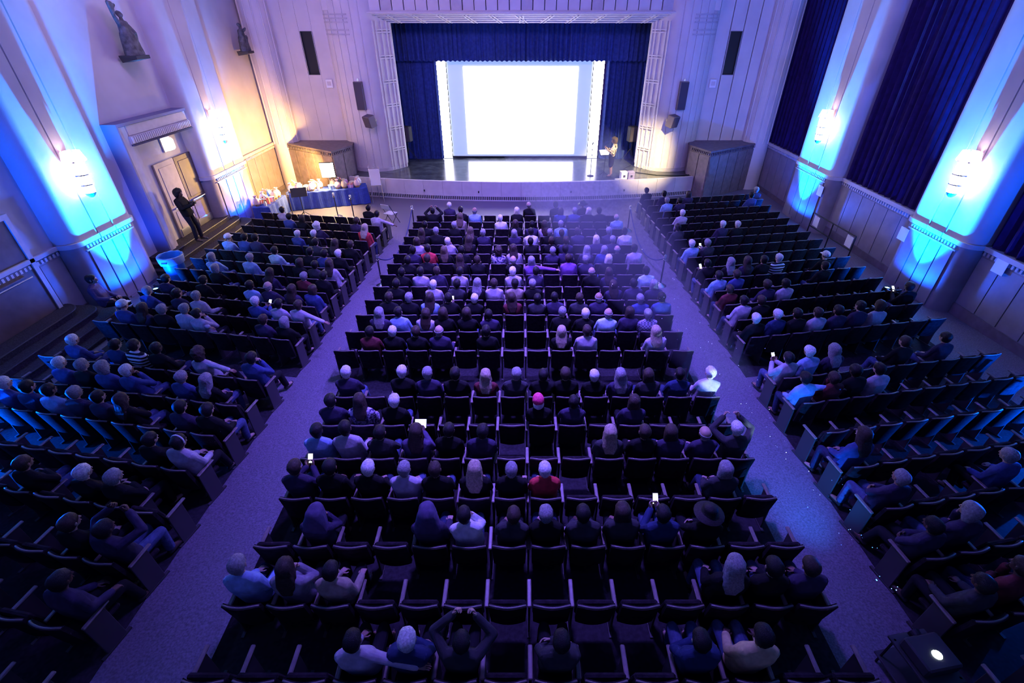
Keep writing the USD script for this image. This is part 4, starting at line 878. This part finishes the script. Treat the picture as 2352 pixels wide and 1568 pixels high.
# block+row, seat, sideways and forward offset of the head, hair, top, pose
AUDIENCE = '''
C0 2 -0.01 -0.29 w v
C0 8 -0.21 -0.29 b k
C0 10 -0.21 -0.35 k k
C0 12 -0.22 -0.41 h k
C1 1 -0.02 0.16 k k photo
C1 3 -0.01 0.27 k k
C1 4 -0.01 -0.32 b u
C1 7 -0 0.16 W k
C1 10 0.31 -0.22 d u2
C1 11 0.31 -0.27 g u2
C1 12 0.27 -0 W k
C1 13 -0.16 -0.16 k k
C2 3 0.06 0.41 L t
C2 6 -0.1 -0.39 w w
C2 14 -0.2 0.36 b u
C3 1 -0.02 -0.43 k k
C3 3 -0.06 -0.34 g k
C3 7 -0.04 0.21 d k
C3 8 0.02 0.35 k v
C3 9 -0.11 -0.52 D l
C3 10 -0.04 0.3 g u
C4 1 0.01 -0.32 D k
C4 2 -0.05 0.36 g k
C4 4 0.05 0.27 L k
C4 5 -0.06 0.01 g v
C4 7 -0.19 -0.28 g v
C4 8 -0.04 0.27 k w
C4 9 0.26 0.18 g k
C4 10 -0.15 -0.32 d k
C4 11 -0.09 0.36 d v
C4 13 -0.21 0.27 g v
C4 14 -0.13 0.32 k w
C5 1 0 -0.28 d l
C5 3 -0.11 -0.47 w l chin
C5 4 0.07 0.31 D k
C5 8 -0.09 -0.39 k k
C5 9 0.17 -0.43 d k
C5 10 0.01 -0.32 d v
C5 12 -0.14 0.22 W v
C5 13 -0.22 0.22 g v
C6 1 0.04 -0.25 k v
C6 2 -0.06 0.29 k r
C6 3 -0.27 -0.14 L k
C6 4 -0.44 -0.28 k k
C6 6 0 -0.38 c p
C6 7 -0.12 0.36 D l
C6 9 0.21 -0.31 g v
C6 10 -0.12 0.25 k v
C6 11 0.28 0.21 G v
C6 12 0.08 0.32 g u2
C6 13 -0.18 0.4 b k
C6 14 -0.18 0.29 k l
C7 1 0.04 -0.3 k k
C7 2 0.07 0.37 d k
C7 4 -0.04 0.31 D k
C7 5 -0.07 0.31 d k chin
C7 7 -0.1 -0.27 b k
C7 8 -0.12 -0.37 g p2 spread
C7 10 -0.05 0.54 d p2
C7 11 -0.12 0.31 g v
C7 12 0.25 0.21 W k
C8 1 0.04 -0.11 k k
C8 2 0.03 -0.22 k l
C8 3 -0.42 0.33 d v
C8 4 0.06 -0.28 k l
C8 7 -0.17 -0.47 w l
C8 8 0.05 0.33 k v
C8 11 -0.01 -0.22 b k
C8 12 -0.06 -0.25 D v
C8 14 -0.16 0.39 k c
C9 1 0.15 -0.18 k k
C9 3 -0.02 -0.41 w l
C9 4 0.52 -0.31 k s
C9 5 0.33 0.21 G k
C9 6 -0.02 -0.13 d l
C9 7 -0 -0.28 k t
C9 8 -0.1 -0.31 g k
C9 12 -0.2 -0.33 D v
C9 13 -0.08 -0.03 k v
C9 14 -0.17 -0.41 g v
C10 1 0.13 -0 d k
C10 2 0.04 -0.16 g k
C10 3 0.03 -0.34 D u
C10 4 -0.05 -0.12 k k phone
C10 5 0.08 -0.3 w k
C10 7 -0.08 -0.19 D m
C10 8 0.04 -0.14 k s
C10 9 -0.38 0.36 k v chin
C10 10 0.02 -0.32 d s
C10 11 -0.04 -0.19 b v
C10 13 -0.17 -0.12 g u2
C10 14 -0.16 -0.14 k u2
C11 1 0.04 -0.04 G v
C11 2 -0.12 0.15 k u
C11 3 0.07 -0.14 D l
C11 4 -0.07 -0.12 d k
C11 5 -0.05 -0.14 d k
C11 6 -0.11 -0.2 k v
C11 9 0.2 0.25 g k
C11 10 0.41 -0.16 w k
C11 11 0.48 -0.12 b c
C11 12 0.07 0.19 d v
C11 13 -0.07 -0.2 g x
C12 1 0.03 -0 k m
C12 2 -0 -0.02 w k
C12 3 -0.02 -0.04 d k
C12 4 -0.04 -0.13 b v
C12 6 -0.12 -0.09 k k
C12 9 -0.01 -0.2 B k
C12 10 0.01 -0.2 d l
C12 13 -0.11 -0.32 B l
C13 1 -0 0.12 w v
C13 3 0 0.29 w k
C13 4 -0.03 0.02 g v
C13 5 -0.03 -0.06 k k
C13 6 0.02 -0.07 B m
C13 7 0.08 -0.05 g s chin
C13 8 0.06 -0.12 k k
C13 9 -0.06 -0.12 d k
C13 10 -0.04 -0.09 w k
C13 11 -0.19 -0.23 G v
C13 12 -0.11 -0.02 d s
C13 13 0.01 0.05 k u3
C13 14 0.07 0.08 w l
C14 1 -0.01 -0.02 k v
C14 2 -0.03 0.01 D p
C14 3 0.06 -0.08 w k
C14 8 -0.07 0.01 n k
C14 9 0.03 -0.08 k v
C14 11 0.03 -0.41 d v
C15 1 0.03 0.05 k u
C15 2 -0.05 0.12 k l
C15 3 0 -0.05 k s
C15 4 0.06 -0.05 D v2 phone
C15 5 0.05 0.15 k k
C15 6 0.16 -0.11 k v
C15 10 0.01 -0.12 B s
C15 11 0.04 -0.05 d k
C15 12 -0.22 -0.17 d v
C15 13 -0.05 -0.08 b v
C15 14 -0.03 0.27 w s photo
C16 1 -0.01 0.06 d v phone
C16 2 -0.01 0.03 k k
C16 3 0.03 0.01 w k
C16 4 0.03 -0.01 g l
C16 5 -0.06 0.01 d k
C16 6 0.01 -0.08 B k
C16 7 0.02 -0.03 g k
C16 8 -0.02 -0.09 w r
C16 13 -0 -0.01 g s
C17 2 0.17 0.02 H v
C17 5 -0.03 -0.11 H v
C17 6 -0.12 -0.11 k w chin
C17 7 0.07 -0.08 d s
C17 8 -0.04 -0.12 g k
C17 9 -0.32 -0.05 k s
C17 10 -0.39 0.05 d s
C17 11 -0.11 -0.17 k u3 phone
C17 12 0.01 -0.05 h k
C18 1 -0.15 0.13 g u
C18 2 -0.02 0.06 D l2 chin
C18 3 0.02 -0.08 k t
C18 12 0.23 0.07 G k
C18 13 0 0.04 k k
C18 14 -0.1 0.08 d v
C19 4 -0.02 -0.03 k l spread
C19 5 0.03 -0.03 w u3
C19 6 0.12 -0.07 k s photo
C19 8 0.06 -0.1 k s
C19 11 -0.14 -0.04 k u3 chin
C19 12 0.13 0.07 k y
L0 1 -0.15 -0.37 k k
L1 0 -0.14 0.23 k l spread
L1 7 0.04 -0.11 k l
L2 1 -0.18 -0.32 d v
L2 5 -0.22 -0.29 d k
L2 6 -0.15 0.06 k u2
L3 0 -0.32 0.39 B r
L3 3 0.25 -0.34 c2 v
L4 3 -0.15 0.25 w k
L4 4 -0.29 -0.32 w u2
L5 0 -0.23 0.18 d k
L5 1 -0.33 0.19 D k
L5 2 0.17 0.32 k s
L5 6 0.07 0.26 k v
L5 7 -0.13 0.33 k u2
L5 8 -0.35 -0.29 h2 u
L6 0 0.21 0.23 w k
L6 1 -0.12 -0.11 k u2
L6 2 -0.32 0.43 k k
L6 4 -0.01 -0.3 k c
L7 0 0.05 0.18 D l
L7 1 -0.23 -0.29 k s
L7 2 -0.28 0.21 d k
L7 5 -0.09 0.37 g u
L7 7 0.17 -0.28 g u
L8 0 -0.28 0.24 k k
L8 1 -0.19 -0.36 g m
L8 3 -0.06 0.16 D v
L8 6 0.26 0.29 g k
L9 0 -0.08 0.51 d u2
L9 1 -0.28 -0.35 D v
L9 2 0.13 -0.29 b v
L9 3 0.12 -0.23 k u
L9 6 -0.24 0.38 k k
L9 8 -0.25 -0.2 k v
L10 0 -0.19 -0.28 d l spread
L10 1 -0.31 -0.24 k l
L10 2 0.03 -0.19 w u2 phone
L10 5 0.19 -0.33 g l
L10 6 0.23 -0.27 k v
L10 8 -0.08 0.06 g u2
L11 0 -0.16 -0.22 g k
L11 1 -0.19 -0.3 d v
L11 4 0.25 -0.32 k l chin
L11 5 -0.2 0.36 g l spread
L11 6 -0.22 -0.28 g k
L11 7 -0.22 -0.27 D v
L11 8 -0.07 -0.09 h2 u2
L12 0 -0.24 -0.17 k u2 chin
L12 2 0.12 -0.31 c l spread
L12 4 -0 -0.15 k k
L12 5 -0.01 -0.16 k z
L12 6 -0.17 -0.21 k u3
L12 8 -0.23 -0.11 w u2
L13 1 -0.19 -0.27 G k
L13 2 -0.13 -0.14 g u2
L13 4 0.09 -0.28 w u2 chin
L13 5 0.12 -0.17 g u2
L13 6 0.02 -0.2 g k
L13 7 0.02 -0.15 w u2
L14 0 -0.27 -0.18 k k
L14 1 -0.26 -0.18 k v
L14 3 0.13 -0.1 D k
L14 4 0.02 -0.14 k v
L14 5 -0.02 -0 g v
L14 6 -0 -0.13 k u
L14 7 -0.15 -0.09 k u3
L14 8 -0.17 -0.02 w u2
L15 0 -0.28 -0.09 n2 l
L15 1 -0.14 -0.23 k k
L16 1 -0.16 -0.19 g k
L16 2 -0.15 -0.1 w k
L16 4 -0.21 -0.11 d k
L17 0 -0.35 -0.14 k v photo
L17 1 -0.07 -0.02 d k
L18 0 -1.15 0.62 k v
R0 0 -0.08 -0.37 k k
R1 1 0.03 0.24 k v
R1 3 0.03 -0 d v
R1 9 -0.06 -0.28 g v
R2 1 -0.12 0.12 g u
R2 2 -0.2 -0.01 k v
R2 8 -0.06 0.17 k u2
R4 1 0.17 -0.13 w l
R6 0 -0.18 -0.11 k s
R6 3 0.29 0.18 w v
R6 4 0.21 0.01 w k
R8 0 -0.23 -0 w u
R8 1 -0.21 -0.02 g s phone
R10 0 -0.34 0.23 k k phone
R10 1 0.19 -0.24 G k
R10 2 0.28 -0.22 D v
R10 3 0.11 -0.06 k k
R10 4 0.26 0.12 w z
R10 7 -0.03 -0.03 h2 k
R11 0 -0.43 -0.07 k u
R11 1 -0.32 -0.07 d u2
R11 6 0.06 0.18 k k
R12 0 -1.14 -0.24 d m
R12 2 -0.16 0 d v
R12 3 -0.29 -0.14 k l
R13 0 0.03 0.29 k l
R13 1 -0.22 0.03 d k
R13 9 -0.23 0.11 k k phone
R14 0 -0.11 -0.6 w k
R14 1 0.01 0.23 w u3
R14 2 -0.36 0.01 k k
R14 3 -0.11 -0.66 d l
R14 4 -0.1 -0.47 k v
R14 5 0.22 0.22 k v
R14 6 0.14 0.14 d l
R15 0 -0.85 -0.11 k l phone
R15 1 -0.11 0.29 w u
R15 2 -0.18 0.07 G v
R15 5 0.25 0.33 d k
R15 7 0.01 0.19 k v
R16 0 -0.13 0.32 k u spread
R16 1 -0.22 -0.35 d m
R16 2 -0.22 0.24 k k
R16 3 -0.14 0.23 k l
R18 0 0.14 0.35 D u2
R19 0 0.09 -0.3 g v
R19 4 -0.1 0.35 g u2
R20 0 -0.42 -0.27 k v
R20 1 0.18 0.35 g v
R21 0 -0.51 -0.21 k s
R21 1 0.13 0.32 d m
'''
AUD = []
for ln in AUDIENCE.strip().splitlines():
    q = ln.split(); AUD.append((q[0][0], int(q[0][1:]), int(q[1]), float(q[2]), float(q[3]), q[4], q[5], q[6] if len(q) > 6 else ''))
taken = {(a[0], a[1], a[2]) for a in AUD}
seats = []
for b in 'CLR':
    for r in range(len(ROWS[b])):
        ks = sorted(set(range(1 if r >= 13 else 0, 15) if b == 'C' else range(10)) | {k for bb, rr, k in taken if bb == b and rr == r})
        for k in ks:
            x, y, rz = seat_place(b, r, k)
            if on_frame(x, y, zf(y) + .8, 110): seats.append((math.dist((x, y, zf(y)), (0, 0, 7)), b, r, k, x, y, rz, k == (ks[-1] if b != 'L' else 0)))
seats.sort()
first, rest = {}, {}
def row_words(b, r):
    return ORD[r] + ' row' if r < FRONT[b] else ORD[r - FRONT[b]] + ' row behind cross aisle'
for i, (dist, b, r, k, x, y, rz, end) in enumerate(seats):
    up = (b, r, k) not in taken; key = (up, end)
    if i < 300:
        seat_w = ORD[k] + (' from left' if b == 'C' else ' from aisle')
        lb = '%s dark theatre seat, %s block, %s, %s' % ('empty' if up else 'occupied', BLOCK[b], row_words(b, r), seat_w)
        if key not in first:
            t = thing('theater_seat', lb, 'seat', (x, y, zf(y)), rz, 'theatre seats'); first[key] = t
            for nm, m_, mt, sm in seat_parts(up, end): part(t, nm, m_, mt, sm)
        else:
            o = UsdGeom.Xform.Define(stage, numbered(W, 'theater_seat')); o.GetPrim().GetReferences().AddInternalReference(first[key])
            o.ClearXformOpOrder(); o.GetPrim().GetAttribute('xformOp:translate').Set(Gf.Vec3d(x, y, zf(y))); o.GetPrim().GetAttribute('xformOp:rotateZ').Set(float(rz))
            o.SetXformOpOrder([UsdGeom.XformOp(o.GetPrim().GetAttribute('xformOp:translate')), UsdGeom.XformOp(o.GetPrim().GetAttribute('xformOp:rotateZ'))])
            o.GetPrim().SetInstanceable(True); tag(o, lb, 'seat', 'theatre seats')
    else:
        for nm, m_, mt, sm in seat_parts(up, end): rest.setdefault(nm, [[], mt, sm])[0].append(move(m_, (x, y, zf(y)), rz))
t = thing('theater_seating', 'dark theatre seats of the farther rows towards the stage', 'seats', kind='stuff')
for nm, (ms, mt, sm) in rest.items(): part(t, nm, ms, mt, sm, kind='stuff')

# ------------------------------------------------------------------ the audience
HAIR = {'k': ('short', 'k', 'short black hair'), 'd': ('short', 'd', 'short brown hair'), 'g': ('short', 'g', 'short grey hair'), 'w': ('short', 'w', 'white hair'), 'D': ('long', 'd', 'long dark hair'), 'L': ('long', 'L', 'long light brown hair'),
        'G': ('long', 'g', 'long greyish hair'), 'B': ('long', 'B', 'long fair hair'), 'W': ('bob', 'W', 'pale bobbed hair'), 'b': ('bald', 'g', 'balding head'), 'c': ('curly', 'd', 'dark curly hair'), 'c2': ('curly', 'w', 'white curly hair'),
        'h': ('widehat', 'k', 'dark round hat'), 'h2': ('cap', 'wh', 'white cap'), 'n': ('beanie', 'n', 'pink and white headdress'), 'n2': ('short', 'k', 'black hair and white headband'), 'H': ('hood', 'v2', 'raised violet hood')}
POSEW = {'photo': ', arms raised', 'spread': ', arm stretched sideways', 'chin': ', hand at chin', 'phone': ', holding a device', 'head': ', hands behind head'}
LCD = mat('phone_screen', (.7, .8, .9), .3, emit=(.75, .88, 1.0), power=2.6)
rng = random.Random(77)
for b, r, k, dx, dy, h, top, pose in AUD:
    x, y, rz = seat_place(b, r, k)
    hair, hc, hw = HAIR[h]
    near = r >= FRONT[b]
    said = POSEW.get(pose, '')
    if not pose: pose = rng.choice(['lap', 'lap', 'lap', 'rest', 'rest', 'crossed', 'crossed', 'lap', 'chin' if near else 'lap'])
    if pose == 'spread' and b == 'L': pose = 'spread'
    if hair == 'short' and h in 'dg' and rng.random() < .3: hair, hw = 'bob', hw.replace('short', 'bobbed')
    sx = dx * (-1 if b == 'L' else 1); a = math.radians(rz)
    ox, oy = max(-.02, min(.02, .4 * sx)), max(.0, min(.03, .3 * dy))
    px, py = x + ox * math.cos(a) - oy * math.sin(a), y + ox * math.sin(a) + oy * math.cos(a)
    lx = max(-4, min(4, math.degrees(math.asin(max(-.9, min(.9, (sx - max(-.02, min(.02, .4 * sx))) / .8)))))); ly = max(-4, min(1, -math.degrees(math.asin(max(-.9, min(.9, .4 * dy / 1.2))))))
    seat_w = ORD[k] + (' seat from left' if b == 'C' else ' seat from aisle')
    lb = '%s, %s top, %s block, %s, %s' % (hw, TOPN[top], BLOCK[b], row_words(b, r).replace('behind cross aisle', 'behind cross-aisle'), seat_w)
    if len(lb.split()) + len(said.split()) <= 16: lb = lb.replace(' top,', ' top%s,' % said, 1)
    if len(lb.split()) > 16: lb = lb.replace(' behind cross-aisle', ' behind gap').replace(' seat from', ' from').replace(' and white', '')
    sk = rng.choice([0, 0, 0, 1, 1, 2]) if h in 'kdDc' else rng.choice([0, 0, 0, 1])
    sc_ = rng.uniform(.94, 1.0)
    p = person(lb, (px, py, zf(y) + .008 + .43 * (1 - sc_)), rz + rng.uniform(-2, 2), hair, hc, top, pose, sk, rng.choice([0, 0, 1, 2]), 'sit' if rng.random() < .75 else 'stretch', 1 if near else 0, (lx, ly), 'seated audience', rng.randrange(3), sc_)
    if h in ('n', 'n2'):
        if h == 'n': part(p, 'head_scarf', shell([(0, -.07, 1.19, .10), (0, -.05, 1.14, .085)], .02, 20, 1), tmat('w'), True)
        else: part(p, 'headband', tube([(.105 * math.cos(q), -.03 + .02 * math.sin(q), 1.25 + .1 * math.sin(q)) for q in np.linspace(-.1, math.pi + .1, 12)], .014, 6), tmat('w'), True)
    if pose == 'phone':
        tab = h == 'D'; w2, h2 = (.2, .16) if tab else (.085, .16)
        q = np.array((0, .375, .875)) * sc_; t = thing('tablet' if tab else 'phone', 'lit %s held in %s block, %s, %s' % ('white tablet' if tab else 'phone screen', BLOCK[b], row_words(b, r), seat_w), 'tablet' if tab else 'phone',
            (px - q[1] * math.sin(a), py + q[1] * math.cos(a), zf(y) + q[2] + .02), rz)
        part(t, 'case', move(box(-w2 / 2, w2 / 2, -.006, .006, 0, h2, .004), rx=-40), BLACK); part(t, 'screen', move(box(-w2 / 2 + .006, w2 / 2 - .006, -.0085, -.0062, .008, h2 - .008), rx=-40), LCD)
# the people who are not in the seats
person('person with curly dark hair in dark clothes holding a camera in the lit doorway', (-11.35, 15.75, .69 + .42), -95, 'curly', 'k', 'k', 'phone', 2, 0, 'stride', 1)
t = thing('photo_camera', 'black camera held by the person standing in the doorway', 'camera', (-11.02, 15.72, 1.98), -95)
part(t, 'body', box(-.07, .07, -.03, .03, 0, .1, .008), BLACK); part(t, 'lens', lathe([(0, 0), (.035, 0), (.04, .1), (0, .1)], 14) and move(lathe([(0, 0), (.035, 0), (.04, .1), (0, .1)], 14), (0, .03, .05), rx=-90), BLACK)
person('person with curly light hair in a yellow floral jacket and dark skirt speaking on stage', (4.3, 23.35, .87 + .42), 70, 'curly', 'L', 'floral', 'phone', 1, 0, 'skirt', 1)
person('person with dark hair in violet clothes sitting on the shaded steps at the left edge', (-11.05, 11.0, .32), -70, 'short', 'k', 'v2', 'rest', 1, 0, 'sit', 1)
